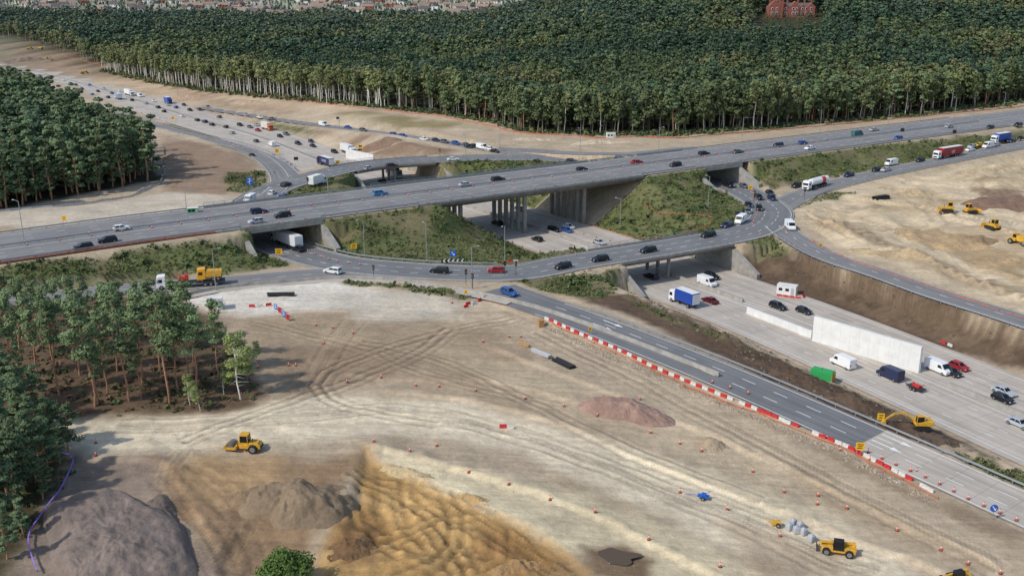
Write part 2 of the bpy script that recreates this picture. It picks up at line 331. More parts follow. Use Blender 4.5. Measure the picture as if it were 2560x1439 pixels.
v=mth(t,'MULTIPLY',v,mr(t,noise(t,pos,5,4,.7),.9,1.1))
c=scalecol(t,at.outputs['Color'],v); t.links.new(c,b.inputs['Base Color']); b.inputs['Roughness'].default_value=.95; b.inputs['Specular IOR Level'].default_value=.15
hh=mth(t,'ADD',noise(t,pos,1.4,8,.68),mth(t,'MULTIPLY',noise(t,mp.outputs[0],1.5,5),.6)); bump(t,b,hh,.45,.45); MT['ground']=m
def roadmat(name,rgb,joint,wear):
    m,t,b=nt(name); uv=N(t,'ShaderNodeUVMap'); sp=N(t,'ShaderNodeSeparateXYZ'); t.links.new(uv.outputs[0],sp.inputs[0])
    mp=N(t,'ShaderNodeMapping'); mp.inputs['Scale'].default_value=(.7,.025,1); t.links.new(uv.outputs[0],mp.inputs[0])
    s=mr(t,noise(t,mp.outputs[0],1.2,6,.65),.8,1.18)
    w=mth(t,'ADD',mth(t,'MULTIPLY',mth(t,'COSINE',mth(t,'MULTIPLY',sp.outputs[0],2*math.pi/1.8)),wear),1.0)
    v=mth(t,'MULTIPLY',s,w)
    v=mth(t,'MULTIPLY',v,mr(t,noise(t,uv.outputs[0],.09,6),.86,1.14))
    v=mth(t,'MULTIPLY',v,mr(t,noise(t,uv.outputs[0],3,4),.94,1.06))
    if joint:
        md=mth(t,'MODULO',sp.outputs[1],5.0); j=mth(t,'LESS_THAN',md,.14); v=mth(t,'MULTIPLY',v,mth(t,'SUBTRACT',1.0,mth(t,'MULTIPLY',j,.22)))
        md=mth(t,'MODULO',mth(t,'ADD',sp.outputs[0],1.7),3.6); j=mth(t,'LESS_THAN',md,.12); v=mth(t,'MULTIPLY',v,mth(t,'SUBTRACT',1.0,mth(t,'MULTIPLY',j,.22)))
    t.links.new(scalecol(t,lin(rgb),v),b.inputs['Base Color']); b.inputs['Roughness'].default_value=.88; return m
MT['conc_road']=roadmat('concrete_road',(183,173,160),True,.05)
MT['asphalt']=roadmat('asphalt',(128,126,124),False,.05)
MT['asphalt2']=roadmat('asphalt_dark',(116,116,116),False,.05)
MT['paintline']=mat('road_paint',(228,228,222),.7,nv=.15,ns=1)
MT['paint']=mat('vehicle_paint',(255,255,255),.32,tint=True,nv=.05)
MT['glass']=mat('dark_glass',(22,26,32),.12,nv=.02)
MT['tyre']=mat('tyre_rubber',(38,37,36),.9)
MT['rim']=mat('wheel_rim',(150,152,155),.4,.6)
MT['lamp']=mat('lamp_lens',(230,232,230),.2); MT['tail']=mat('tail_lens',(150,20,18),.3)
MT['dark']=mat('dark_metal',(50,50,52),.6); MT['steel']=mat('galvanised_steel',(160,163,165),.5,.4)
MT['concrete']=mat('cast_concrete',(154,150,142),.9,nv=.24,ns=.6,bp=.3); MT['concdark']=mat('weathered_concrete',(112,108,101),.9,nv=.26,ns=.5,bp=.3); MT['conccol']=mat('column_concrete',(138,134,127),.9,nv=.24,ns=.6)
MT['white']=mat('white_panel',(222,221,216),.6,nv=.08,ns=.5); MT['orange']=mat('orange_netting',(186,108,78),.9,nv=.35,ns=1); MT['cone']=mat('cone_orange',(214,84,44),.6,nv=.1)
MT['red']=mat('red_plastic',(192,50,48),.6,nv=.25,ns=3); MT['pwhite']=mat('dirty_white_plastic',(206,202,194),.6,nv=.2,ns=3); MT['yellow']=mat('plant_yellow',(210,160,48),.5,nv=.25,ns=1.5)
MT['sign_y']=mat('sign_yellow',(235,180,25),.5); MT['blue']=mat('sign_blue',(30,95,185),.5); MT['green']=mat('green_enamel',(52,160,88),.5,nv=.1)
MT['black']=mat('black_plastic',(28,28,30),.6); MT['wood']=mat('timber',(176,134,88),.8,nv=.25,ns=3); MT['grey']=mat('grey_plastic',(172,174,176),.6,nv=.15,ns=3)
MT['purple']=mat('violet_hose',(150,124,200),.6); MT['brick']=mat('red_brick',(146,86,72),.9,nv=.18,ns=.5); MT['slate']=mat('roof_tile',(146,126,112),.9,nv=.2); MT['dslate']=mat('dark_roof_slate',(98,90,88),.9,nv=.2)
MT['cream']=mat('render_wall',(206,198,184),.9); MT['heap_w']=mat('puddle_water',(92,76,58),.04,nv=.05)
def leafmat(name,rgb,attr=False):
    m,t,b=nt(name); g=N(t,'ShaderNodeNewGeometry'); f=noise(t,g.outputs['Position'],.35,5)
    v=mr(t,f,.76,1.24)
    if attr:
        a=N(t,'ShaderNodeAttribute',attribute_name='Col'); c=scalecol(t,a.outputs['Color'],v)
    else:
        oi=N(t,'ShaderNodeObjectInfo'); v=mth(t,'MULTIPLY',v,mr(t,oi.outputs['Random'],.78,1.26,0,1)); c=scalecol(t,lin(rgb),v)
    t.links.new(c,b.inputs['Base Color']); b.inputs['Roughness'].default_value=.75; b.inputs['Specular IOR Level'].default_value=.15
    return m
MT['pine']=leafmat('pine_needles',(100,118,84)); MT['pinenear']=leafmat('pine_needles_near',(114,132,92)); MT['birch']=leafmat('birch_leaves',(124,130,86)); MT['oak']=leafmat('broad_leaves',(100,112,76)); MT['birchnear']=leafmat('birch_leaves_near',(140,152,92))  # near tall pines and birches have their own lighter green leaf colour
MT['bush']=leafmat('bush_leaves',(96,122,62)); MT['forest']=leafmat('forest_leaves',(0,0,0),True)
MT['bark']=mat('pine_bark',(166,124,98),.95,nv=.3,ns=1.5); MT['bbark']=mat('birch_bark',(226,220,206),.8,nv=.25,ns=2); MT['obark']=mat('grey_bark',(134,126,112),.95,nv=.25,ns=1.5)
# ---------------------------------------------------------------- object helpers
def O(name,me,kind=None,label=None,cat_=None,group=None,parent=None,loc=(0,0,0),rz=0,scale=None,color=None):
    o=bpy.data.objects.new(name,me); COL.objects.link(o); o.location=loc
    if rz: o.rotation_euler=(0,0,rz)
    if scale: o.scale=(scale,)*3 if isinstance(scale,(int,float)) else scale
    if parent: o.parent=parent
    if kind: o['kind']=kind
    if label: o['label']=label
    if cat_: o['category']=cat_
    if group: o['group']=group
    if color: o.color=(*lin(color),1)
    return o
def thing(name,label,cat_,parts,loc,rz=0,group=None,color=(200,200,200),scale=None):
    e=O(name,None,label=label,cat_=cat_,group=group,loc=loc,rz=rz,scale=scale); e.empty_display_size=.5
    for p in parts:
        pn,me,off=p[:3]; col=p[3] if len(p)>3 and p[3] else color
        O(pn,me,parent=e,loc=off,color=col)
    return e
class MB:
    def __init__(s): s.v=[]; s.f=[]; s.m=[]
    def add(s,v,f,m=0):
        b=len(s.v); s.v+=[tuple(a) for a in v]; s.f+=[tuple(b+i for i in q) for q in f]; s.m+=[m]*len(f); return s
    def box(s,c,d,m=0,tp=(1,1),rz=0,sh=(0,0)):
        x,y,z=[k/2 for k in d]; v=[]
        for zz,tx,ty,sx,sy in ((-z,1,1,0,0),(z,tp[0],tp[1],sh[0],sh[1])):
            for a,b_ in ((-x,-y),(x,-y),(x,y),(-x,y)): v.append((a*tx+sx,b_*ty+sy,zz))
        cr,sr=math.cos(rz),math.sin(rz)
        v=[(c[0]+a*cr-b_*sr,c[1]+a*sr+b_*cr,c[2]+e) for a,b_,e in v]
        return s.add(v,[(3,2,1,0),(4,5,6,7),(0,1,5,4),(1,2,6,5),(2,3,7,6),(3,0,4,7)],m)
    def prism(s,P,y0,y1,m=0,top=1.0):
        n=len(P); v=[(a,y0,b_) for a,b_ in P]+[(a,y1,b_) for a,b_ in P]
        f=[tuple(range(n)),tuple(range(2*n-1,n-1,-1))]+[(i,n+i,n+(i+1)%n,(i+1)%n) for i in range(n)]
        return s.add(v,f,m)
    def cyl(s,p0,p1,r0,r1=None,n=10,m=0,caps=True):
        r1=r0 if r1 is None else r1; p0=Vector(p0); p1=Vector(p1); d=(p1-p0).normalized()
        a=d.orthogonal().normalized(); b_=d.cross(a); v=[]
        for p,r in ((p0,r0),(p1,r1)):
            for i in range(n):
                t=2*math.pi*i/n; v.append(p+(a*math.cos(t)+b_*math.sin(t))*r)
        f=[(i,(i+1)%n,n+(i+1)%n,n+i) for i in range(n)]
        if caps: f+=[tuple(range(n-1,-1,-1)),tuple(range(n,2*n))]
        return s.add(v,f,m)
    def sweep(s,A,prof,m=0,caps=True):
        Nn,_=normals(A); n=len(prof); v=[]; f=[]
        for i,p in enumerate(A):
            for o,z in prof: v.append((p[0]+Nn[i,0]*o,p[1]+Nn[i,1]*o,p[2]+z))
        for i in range(len(A)-1):
            for j in range(n):
                k=(j+1)%n; f.append((i*n+j,i*n+k,(i+1)*n+k,(i+1)*n+j))
        if caps: f+=[tuple(range(n-1,-1,-1)),tuple((len(A)-1)*n+j for j in range(n))]
        return s.add(v,f,m)
    def mesh(s,name,mats,bevel=0,smooth=False):
        me=bpy.data.meshes.new(name); me.from_pydata(s.v,[],s.f)
        for x in mats: me.materials.append(MT[x])
        me.polygons.foreach_set('material_index',s.m)
        bm=bmesh.new(); bm.from_mesh(me)
        if bevel: bmesh.ops.bevel(bm,geom=bm.edges[:],offset=bevel,segments=2,affect='EDGES',profile=.6,clamp_overlap=True)
        bmesh.ops.recalc_face_normals(bm,faces=bm.faces[:]); bm.to_mesh(me); bm.free()
        if smooth: me.polygons.foreach_set('use_smooth',[True]*len(me.polygons))
        me.update(); return me
def rect(o,w,z0,z1): return [(o-w/2,z0),(o+w/2,z0),(o+w/2,z1),(o-w/2,z1)]
ny,nx=XX.shape; idx=np.arange(ny*nx).reshape(ny,nx)
Q=np.stack([idx[:-1,:-1],idx[:-1,1:],idx[1:,1:],idx[1:,:-1]],-1).reshape(-1,4)
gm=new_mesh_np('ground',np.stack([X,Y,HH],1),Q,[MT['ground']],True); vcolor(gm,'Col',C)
O('ground',gm,kind='structure')
# ---------------------------------------------------------------- road sheets
zo={'M25':0,'A3':.06,'RING':.05,'S1':.0,'S2':.01,'S3':.02,'S4':.03,'S5':.0,'S5c':.02,'S6':.01,'S7':.03}
rm={'M25':'conc_road','A3':'asphalt','RING':'asphalt2','S1':'asphalt2','S2':'asphalt','S3':'asphalt','S4':'asphalt','S5':'asphalt','S5c':'asphalt','S6':'asphalt','S7':'asphalt'}
def strip(name,A,w0,w1,dz,mt):
    Nn,_=normals(A); s=arcl(A); k=8 if w1-w0>12 else 4
    us=np.linspace(w0,w1,k+1); V=[];UV=[]
    for i in range(len(A)):
        for u in us: V.append((A[i,0]+Nn[i,0]*u,A[i,1]+Nn[i,1]*u,A[i,2]+dz)); UV.append((u+50.4,s[i]))
    F=[(i*(k+1)+j,i*(k+1)+j+1,(i+1)*(k+1)+j+1,(i+1)*(k+1)+j) for i in range(len(A)-1) for j in range(k)]
    me=new_mesh_np(name,np.array(V),np.array(F)[:,::-1],[MT[mt]]); uv=me.uv_layers.new(name='UVMap')
    li=np.zeros(len(me.loops),dtype=np.int32); me.loops.foreach_get('vertex_index',li)
    uv.data.foreach_set('uv',np.array(UV,dtype=np.float32)[li].ravel())
    return O(name,me,kind='structure')
for k,(A,w) in ALLR.items(): strip('road',A,-w,w,zo[k],rm[k])
S1A=S['S1'][0]; i1=int(np.argmin(np.hypot(S1A[:,0]-U(2190,1105,-5)[0],S1A[:,1]-U(2190,1105,-5)[1])))
strip('road',S1A[i1:],-5.5,5.5,.012,'conc_road')
def dashes(mb,A,off,dz,dash,gap,w=.18,s0=None,s1=None):
    L=arcl(A)[-1]; s=s0 or 0; e=s1 or L; B=offs(A,off,dz); D=arcl(A)
    while s<e:
        a=min(s+dash,e); n=max(2,int((a-s)/4)+2); ss_=np.linspace(s,a,n)
        P=np.stack([np.interp(ss_,D,B[:,k]) for k in range(3)],1); Nn,_=normals(P)
        v=[];f=[]
        for i in range(n): v+=[(P[i,0]-Nn[i,0]*w/2,P[i,1]-Nn[i,1]*w/2,P[i,2]),(P[i,0]+Nn[i,0]*w/2,P[i,1]+Nn[i,1]*w/2,P[i,2])]
        f=[(2*i,2*i+2,2*i+3,2*i+1) for i in range(n-1)]; mb.add(v,f); s=a+gap
for k,solid,L_,L in [('M25',[(-15.3,.2),(15.3,.2),(-1.6,.2),(1.6,.2)],[-11.9,-8.4,-5,11.9,8.4,5],(2,7)),
   ('A3',[(-12.9,.2),(12.9,.2),(-2.2,.2),(2.2,.2)],[-9.3,-5.7,9.3,5.7],(2,6)),('RING',[(-5.9,.15),(5.9,.15)],[-2,2],(2,3)),
   ('S1',[(-5.1,.18),(4.9,.18)],[-1.4,1.8],(3,4)),('S2',[(-4.2,.15),(4.2,.15)],[0],(2,4)),('S3',[(-4.6,.15),(4.6,.15)],[0],(2,5)),('S4',[(-4,.15),(4,.15)],[0],(2,5)),
   ('S5',[(-3.8,.15),(3.8,.15)],[0],(2,5)),('S6',[(-3.8,.15),(3.8,.15)],[0],(2,5)),('S5c',[(-3.2,.15),(3.2,.15)],[],(2,5)),('S7',[(-3.8,.15),(3.8,.15)],[0],(2,5))]:
    A=ALLR[k][0]; mb=MB(); e=arcl(A)[-1]
    a0=18 if k in('S1','S3','S4') else 0; a1=e
    if k in('S2','S6','S5'): a1=e-16
    for o,w in solid: dashes(mb,A,o,zo[k]+.024,1e9,1,w,a0 or .01,a1)
    for o in L_: dashes(mb,A,o,zo[k]+.024,L[0],L[1],.17,a0 or .01,a1)
    if k=='S1':
        for s0,o in ((30,.2),(30,3.4),(95,.2),(95,3.4),(140,.2),(140,3.4),(12,-2)):
            if s0>e-10: continue
            P=sub(offs(A,o,zo[k]+.026),s0,s0+5,1); p=P[0]; q=P[-1]; d=(q-p)[:2]/np.linalg.norm((q-p)[:2]); n_=np.array([-d[1],d[0]])
            def pt(a,b_): return (p[0]+d[0]*a+n_[0]*b_,p[1]+d[1]*a+n_[1]*b_,p[2]+(q[2]-p[2])*a/5)
            mb.add([pt(0,-.15),pt(3.6,-.15),pt(3.6,.15),pt(0,.15)],[(0,1,2,3)]); mb.add([pt(3.6,-.6),pt(5.6,0),pt(3.6,.6)],[(0,1,2)])
    O('road_marking',mb.mesh('road_marking',['paintline']),kind='structure')
mb=MB(); RC=RING
mb.sweep(RC,rect(-6.6,.3,-.1,.17),caps=False); mb.sweep(RC,rect(6.6,.3,-.1,.17),caps=False)
O('kerb',mb.mesh('kerb',['concrete']),kind='structure')
VL=cat(px([(440,748,0),(560,724,0),(700,711,0),(850,700,0),(1000,706,0),(1120,724,0),(1230,747,0),(1330,772,-.3),(1440,808,-.9),(1600,868,-1.8),(1790,943,-2.7)]),3)
strip('pavement',VL[:int(len(VL)*.62)],-1.6,1.1,.12,'conc_road')
mb=MB(); mb.sweep(offs(VL,1.0),[(-.35,0),(.35,0),(.15,.8),(-.15,.8)]); O('concrete_barrier',mb.mesh('cb',['concrete']),label='long low pale concrete barrier beside the slip road',cat_='barrier')
# ---------------------------------------------------------------- bridges
def parent_empty(name,label,cat_,loc): return O(name,None,label=label,cat_=cat_,loc=loc)
def part(name,mb,mats,par,**k):
    me=mb.mesh(name,mats,**k); M_=Matrix.Translation(-Vector(par.location)); me.transform(M_); return O(name,me,parent=par)
def railing(mb,A,o,h=1.1,m=0):
    for z in (.35,.7,h): mb.sweep(offs(A,o,z),[(-.04,-.05),(.04,-.05),(.04,.05),(-.04,.05)],m)
    B=offs(A,o)
    for i in range(0,len(B)): mb.box((B[i,0],B[i,1],B[i,2]+h/2),(.1,.1,h),m)
DA=arcl(A3)
u0=float(np.interp(-126.3,A3[:,0],DA))
def A3s(a,b_,st=3): return sub(A3,u0+a,u0+b_,st)
c=A3s(150,151)[0]; E=parent_empty('motorway_bridge','long concrete girder bridge carrying the dual carriageway on column rows','bridge',(c[0],c[1],-7))
A=A3s(108,192); mb=MB(); mb.sweep(A,[(-15.9,-.1),(-15.9,-.8),(-14.8,-1.75),(14.8,-1.75),(15.9,-.8),(15.9,-.1)]); part('deck',mb,['concdark'],E)
for o in (-15.6,15.6):
    mb=MB(); mb.sweep(offs(A,o),rect(0,.35,-.1,.35)); railing(mb,A,o,1.2,1); part('parapet',mb,['concrete','steel'],E)
for u in (124,147,170):
    P=A3s(u,u+1)[0]; n_=np.array([-.542,.84])
    for j in range(6):
        q=P[:2]+n_*(-12.4+j*3.6); g=tz(q[0],q[1]); mb=MB(); mb.box((q[0],q[1],(g-.5+5.3)/2),(1.15,.85,5.3-g+.5),0,rz=math.atan2(.542,.84)); part('column',mb,['conccol'],E,bevel=.08)
for u,sg in ((109,-1),(191,1)):
    P=A3s(u,u+.5)[0]; mb=MB(); mb.box((P[0],P[1],4.0),(1.4,31,3.2),0,rz=math.atan2(.542,.84)); part('abutment',mb,['conccol'],E)
def wall_profile(mb,p,d,L0,wings,zb,zt,th):
    d=np.array(d)/np.linalg.norm(d); n_=np.array([-d[1],d[0]])
    a,b_=L0; wa,wb=wings
    pr=[(a-wa,zb),(a-wa,zb+ (zt-zb)*.25),(a,zt),(b_,zt),(b_+wb,zb+(zt-zb)*.25),(b_+wb,zb)]
    v=[]
    for s_ in (-th/2,th/2):
        for u,z in pr: v.append((p[0]+d[0]*u+n_[0]*s_,p[1]+d[1]*u+n_[1]*s_,z))
    n=6; mb.add(v,[tuple(range(n)),tuple(range(2*n-1,n-1,-1))]+[(i,(i+1)%n,n+(i+1)%n,n+i) for i in range(n)])
for (ua,ub,um) in ((57,79,68),(216,236,226)):
    c=A3s(um,um+1)[0]; E=parent_empty('underpass_bridge','short concrete underpass bridge letting the roundabout pass below','bridge',(c[0],c[1],0))
    A=A3s(ua-1,ub+1); mb=MB(); mb.sweep(A,[(-15.9,-.1),(-15.9,-1.3),(15.9,-1.3),(15.9,-.1)]); part('deck',mb,['concrete'],E)
    for o in (-15.6,15.6):
        mb=MB(); mb.sweep(offs(A,o),rect(0,.35,-.1,.5)); railing(mb,A,o,1.3,1); part('parapet',mb,['concrete','steel'],E)
    for u in (ua,ub):
        P=A3s(u,u+.3)[0]; mb=MB(); wall_profile(mb,P,(-.542,.84),(-15.7,15.7),(10,10),-.4,5.65,1.3); part('abutment',mb,['concrete'],E)
RD=arcl(RING); dm,_=pdist(RING[:,0],RING[:,1],M25); near_idx=np.nonzero(dm<19.6)[0]
groups=np.split(near_idx,np.nonzero(np.diff(near_idx)>5)[0]+1)
for gI in groups:
    s0,s1=max(0,RD[gI[0]]-1),RD[gI[-1]]+1
    A=sub(RING,s0,s1,2.5); c=A[len(A)//2]; E=parent_empty('roundabout_bridge','curved concrete roundabout bridge spanning the motorway lanes','bridge',(c[0],c[1],-7))
    mb=MB(); mb.sweep(A,[(-7.6,-.1),(-7.6,-.55),(-6.4,-1.25),(6.4,-1.25),(7.6,-.55),(7.6,-.1)]); part('deck',mb,['concdark'],E)
    for o in (-7.4,7.4):
        mb=MB(); mb.sweep(offs(A,o),rect(0,.3,-.1,.4)); railing(mb,A,o,1.2,1); part('parapet',mb,['concrete','steel'],E)
    jm=np.argmin(np.hypot(M25[:,0]-c[0],M25[:,1]-c[1])); dM_=M25[jm+1,:2]-M25[jm-1,:2]; dM_/=np.linalg.norm(dM_)
    for P in (A[0],A[-1]):
        mb=MB(); wall_profile(mb,P,dM_,(-8.6,8.6),(9,9),-7.4,-1.25,1.2); part('abutment',mb,['concrete'],E)
    for a_ in (-4.5,0,4.5):
        q=c[:2]+dM_*a_; mb=MB(); mb.cyl((q[0],q[1],-7.3),(q[0],q[1],-1.2),.5,.5,12); part('column',mb,['conccol'],E)
# ---------------------------------------------------------------- barriers, rails, fences, walls
def rail_thing(A,label,posts=2):
    mb=MB(); A=resamp(A,4); mb.sweep(offs(A,0,.62),[(-.05,-.17),(.05,-.17),(.05,.17),(-.05,.17)])
    for i in range(0,len(A)): mb.box((A[i,0],A[i,1],A[i,2]+.25),(.12,.12,.8))
    O('crash_barrier',mb.mesh('crash_barrier',['steel']),label=label,cat_='crash barrier',group='steel crash barriers along the roads')
for a,b_ in ((-90,57),(79,109),(192,216),(236,400)): rail_thing(offs(A3s(a,b_),-14.6),'galvanised steel crash barrier along the dual carriageway verge')
rail_thing(offs(A3s(-90,400),.0),'galvanised steel crash barrier on the central reservation'); rail_thing(offs(A3s(-90,400),14.6),'galvanised steel crash barrier along the dual carriageway verge')
rail_thing(offs(S['S1'][0][6:],5.9),'galvanised steel crash barrier beside the descending slip road')
rail_thing(offs(S['S4'][0][8:],-4.9),'galvanised steel crash barrier above the bare earth bank'); rail_thing(offs(S['S3'][0][6:],-5.4),'galvanised steel crash barrier beside the slip road')
rail_thing(offs(M25[:len(M25)-110],0),'galvanised steel crash barrier on the motorway median')
rail_thing(sub(offs(RING,-7.3),0,95,4),'galvanised steel crash barrier around the roundabout')
rail_thing(offs(S['S5'][0][:-6],-4.8),'galvanised steel crash barrier beside the slip road'); rail_thing(offs(S['S5'][0][:-8],4.8),'galvanised steel crash barrier beside the slip road')
def barrier(pts,h,wd,label,mt='concrete',name='concrete_barrier'):
    A=resamp(np.array(pts,float),3); mb=MB(); mb.sweep(A,[(-wd/2,0),(wd/2,0),(wd/2*.5,h),(-wd/2*.5,h)]); O(name,mb.mesh(name,[mt]),label=label,cat_='barrier')
iM=lambda y0,y1:[p for p in M25 if y1<=p[1]<=y0]
barrier(iM(262,232),.9,.7,'precast concrete barrier along the motorway median','concrete')
barrier(iM(183,60),.8,.7,'precast concrete barrier along the motorway median','concrete')
barrier(iM(345,275),.9,.7,'precast concrete barrier along the motorway median below the bridge')
strip('pavement',np.array(iM(230,206)),-1.2,1.2,.05,'conc_road')
strip('pavement',np.array(iM(190,60)),-1.4,2.2,.05,'conc_road')
def panel_wall(p,q,h,n,label,th=.5,rows=3):
    p=np.array(p);q=np.array(q); L=np.linalg.norm((q-p)[:2]); e=parent_empty('panel_wall',label,'wall',tuple(p)); a=math.atan2(q[1]-p[1],q[0]-p[0]); e.rotation_euler=(0,0,a)
    w=L/n
    for i in range(n):
        mb=MB(); 
        for r in range(rows): mb.box((w*i+w/2,0,h/rows*(r+.5)),(w-.05,th,h/rows-.045))
        mb.box((w*i+w/2,0,h/2),(w,th-.08,h-.04)); O('panel',mb.mesh('panel',['white']),parent=e)
panel_wall(U(2032,850,-7),U(2298,932,-7),5.7,11,'tall white concrete panel wall standing on the motorway median',.8)
panel_wall(tuple(U(1868,783,-7)),tuple(U(2030,845,-7)),1.7,9,'low white concrete panel wall continuing along the median',.6,1)
panel_wall(U(866,395,-7),U(935,411,-7),4.2,8,'tall white concrete panel wall beside the motorway bridge')
def fence(L,label,h=1.0,mt='orange',nm='safety_fence',wobble=.12):
    P=np.array([hit(a,b_) for a,b_ in L]); A=resamp(P,3)
    A[:,2]=tzv(A[:,0],A[:,1])
    v=[];f=[]; Nn,_=normals(A)
    mb=MB()
    for i,p in enumerate(A):
        o=R.uniform(-wobble,wobble)*3; hh_=h*R.uniform(.5,1.0); x,y=p[0]+Nn[i,0]*o,p[1]+Nn[i,1]*o
        for s_ in (-.025,.025): v+=[(x+Nn[i,0]*s_,y+Nn[i,1]*s_,p[2]+.1),(x+Nn[i,0]*s_,y+Nn[i,1]*s_,p[2]+hh_)]
        mb.cyl((x,y,p[2]-.2),(x,y,p[2]+h*1.15),.04,.04,5,1)
    for i in range(len(A)-1):
        a=4*i; b_=4*i+4; f+=[(a,b_,b_+1,a+1),(a+2,a+3,b_+3,b_+2),(a+1,b_+1,b_+3,a+3)]
    mb.add(v,f,0); O(nm,mb.mesh(nm,[mt,'dark']),label=label,cat_='fence',group='temporary site fences')
fence([(150,140),(250,163),(330,195),(520,222),(700,246),(900,271),(1100,292),(1235,318),(1300,334),(1500,346),(1700,346),(1900,330),(2100,312),(2300,294),(2560,268)],'orange plastic mesh fence running along the wood edge',.7)
fence([(0,530),(180,515),(330,492),(400,462),(415,420),(408,370)],'grey mesh fence around the pine wood',1.0,'grey')
fence([(1610,515),(1650,535),(1780,545)],'orange mesh fence on the grassy bank',.5)
fence([(1450,555),(1560,590),(1680,595),(1780,560)],'orange mesh fence above the motorway cutting',.45)
fence([(2020,600),(2120,650),(2350,728),(2560,800)],'orange mesh fence along the top of the earth bank',.5)
fence([(1380,812),(1540,884),(1720,970),(1910,1042),(2130,1132),(2345,1250)],'low orange mesh fence behind the plastic barriers',.4)
A=offs(A3s(-90,50),-15.1); mb=MB(); mb.sweep(offs(A,0,.1),rect(0,.08,0,.35)); O('safety_fence',mb.mesh('sf',['orange']),label='orange netting strip fixed along the carriageway edge',cat_='fence',group='temporary site fences')
P=np.array([hit(a,b_) for a,b_ in [(150,1142),(185,1155),(160,1220),(110,1290),(75,1345),(78,1390),(95,1439)]]); A=cat(P,1.0); A[:,2]=tzv(A[:,0],A[:,1])+.7
mb=MB(); mb.sweep(A,[(-.08,-.08),(.08,-.08),(.08,.08),(-.08,.08)]); 
for i in range(0,len(A),3): mb.cyl((A[i,0],A[i,1],A[i,2]-.8),(A[i,0],A[i,1],A[i,2]+.3),.04,.04,5)
O('barrier_tape',mb.mesh('tape',['purple']),label='violet tape barrier strung on short posts by the wood',cat_='barrier')
# ---------------------------------------------------------------- heaps
def heap(px_,py_,rx,ry,rot,h,col,label,pw=1.5,rough=1.0,warp=.25):
    p=hit(px_,py_); n1,n2=120,50; F=[]; cr,sr=math.cos(rot),math.sin(rot); s_=R.random()*50
    I,J=np.meshgrid(np.arange(n2+1)/n2,2*math.pi*np.arange(n1)/n1,indexing='ij'); r=I.ravel(); a=J.ravel()
    rr=r*(1+.15*np.sin(2*a+s_)+.10*np.sin(3*a+s_*2)+.05*np.sin(7*a+s_)); lx,ly=rr*rx*np.cos(a),rr*ry*np.sin(a); x=p[0]+lx*cr-ly*sr; y=p[1]+lx*sr+ly*cr
    sx=min(rx,ry); wx=r+fbm(x,y,sx*.9,int(s_)+3,4)*warp*np.minimum(1,(1-r)*3)
    pr=h*np.clip(1-np.clip(wx,0,1)**pw,0,1)*(1-.25*ss(-1,1,lx/rx)); pr=np.minimum(pr,h*.82+.25*(pr-h*.82)); g=tzv(x,y)
    gul=np.abs(fbm(np.cos(a)*9+s_,np.sin(a)*9+r*2.5,1.0,8,3))
    z=g-.25+pr+(fbm(x,y,sx*.4,int(s_),5)*.18*h-gul*.12*h*ss(.25,.6,r)+fbm(x,y,.9,int(s_)+9,3)*.2*rough)*np.minimum(1,(1-r)*5)
    V=np.stack([x,y,z],1); V[r>.999,2]-=.3
    for i in range(n2):
        for j in range(n1): F.append((i*n1+j,(i+1)*n1+j,(i+1)*n1+(j+1)%n1,i*n1+(j+1)%n1))
    key='soil_%d_%d_%d'%col
    if key not in MT:
        m,t,b=nt(key); g_=N(t,'ShaderNodeNewGeometry'); f1=noise(t,g_.outputs['Position'],.3,6); f2=noise(t,g_.outputs['Position'],1.6,8,.7)
        t.links.new(scalecol(t,lin(col),mth(t,'MULTIPLY',mr(t,f1,.72,1.22),mr(t,f2,.82,1.16))),b.inputs['Base Color']); b.inputs['Roughness'].default_value=.95; bump(t,b,f2,.6,.5); MT[key]=m
    O('earth_heap',new_mesh_np('earth_heap',V,np.array(F),[MT[key]],True),label=label,cat_='earth mound')
heap(300,1385,17,9.5,math.radians(-56),2.8,(130,116,106),'big flat topped grey brown spoil heap with steep sides',5,1.6,.35)
heap(400,1300,7,3,math.radians(-56),1.5,(116,102,92),'dark grey brown spoil ridge beside the larger heap',2,1.3)
heap(750,1262,8.4,6.6,math.radians(14),4.4,(138,119,95),'brown soil heap with eroded steep flanks',1.8,1.5,.35)
heap(640,1245,4.5,3,math.radians(14),1.5,(142,119,90),'low brown soil mound beside a larger heap',1.7)
heap(880,1372,4,2.8,0,1.2,(122,94,64),'small ochre soil mound beside churned clay')
heap(1290,1420,6,1.8,.3,.8,(164,130,88),'low ridge of ochre clay pushed up by machines'); heap(1180,1250,5,1.4,-.5,.6,(180,150,104),'low ridge of ochre clay pushed up by machines')
heap(1010,1180,6,1.5,-.4,.7,(196,174,134),'low ridge of pale clay at the pit edge')
heap(1565,1030,7.8,4.8,math.radians(-20),2.9,(160,130,114),'reddish brown gravel heap on the haul road',2.0,.5,.18)
heap(1780,1112,3.4,2.8,0,1.5,(180,158,132),'small tan sand heap on bare earth',1.5,.4)
heap(2530,515,14,10,.2,3.4,(130,104,86),'dark brown topsoil heap in the quarry area')
heap(2350,605,16,8,-.5,2.0,(176,150,114),'low sandy spoil heap with wheel marks'); heap(2490,430,26,8,.5,2.8,(190,170,138),'low pale spoil ridge of sandy soil')
heap(2530,660,12,6,-.5,2.2,(168,144,110),'low sandy soil mound in the quarry area'); heap(2250,640,14,3.5,-.45,1.6,(178,156,122),'low sandy soil mound in the quarry area')
heap(2290,480,9,5,.2,1.6,(184,162,128),'low sandy soil mound in the quarry area'); heap(2440,600,8,4,.2,1.5,(152,128,98),'low brown soil mound in the quarry area'); heap(2120,545,9,3,-.4,1.0,(188,168,136),'low sandy soil mound in the quarry area')
heap(480,245,16,7,-.3,2.4,(166,142,118),'low brown soil mound beside the motorway works'); heap(60,155,22,12,0,5,(128,110,96),'dark brown spoil heap near the motorway')
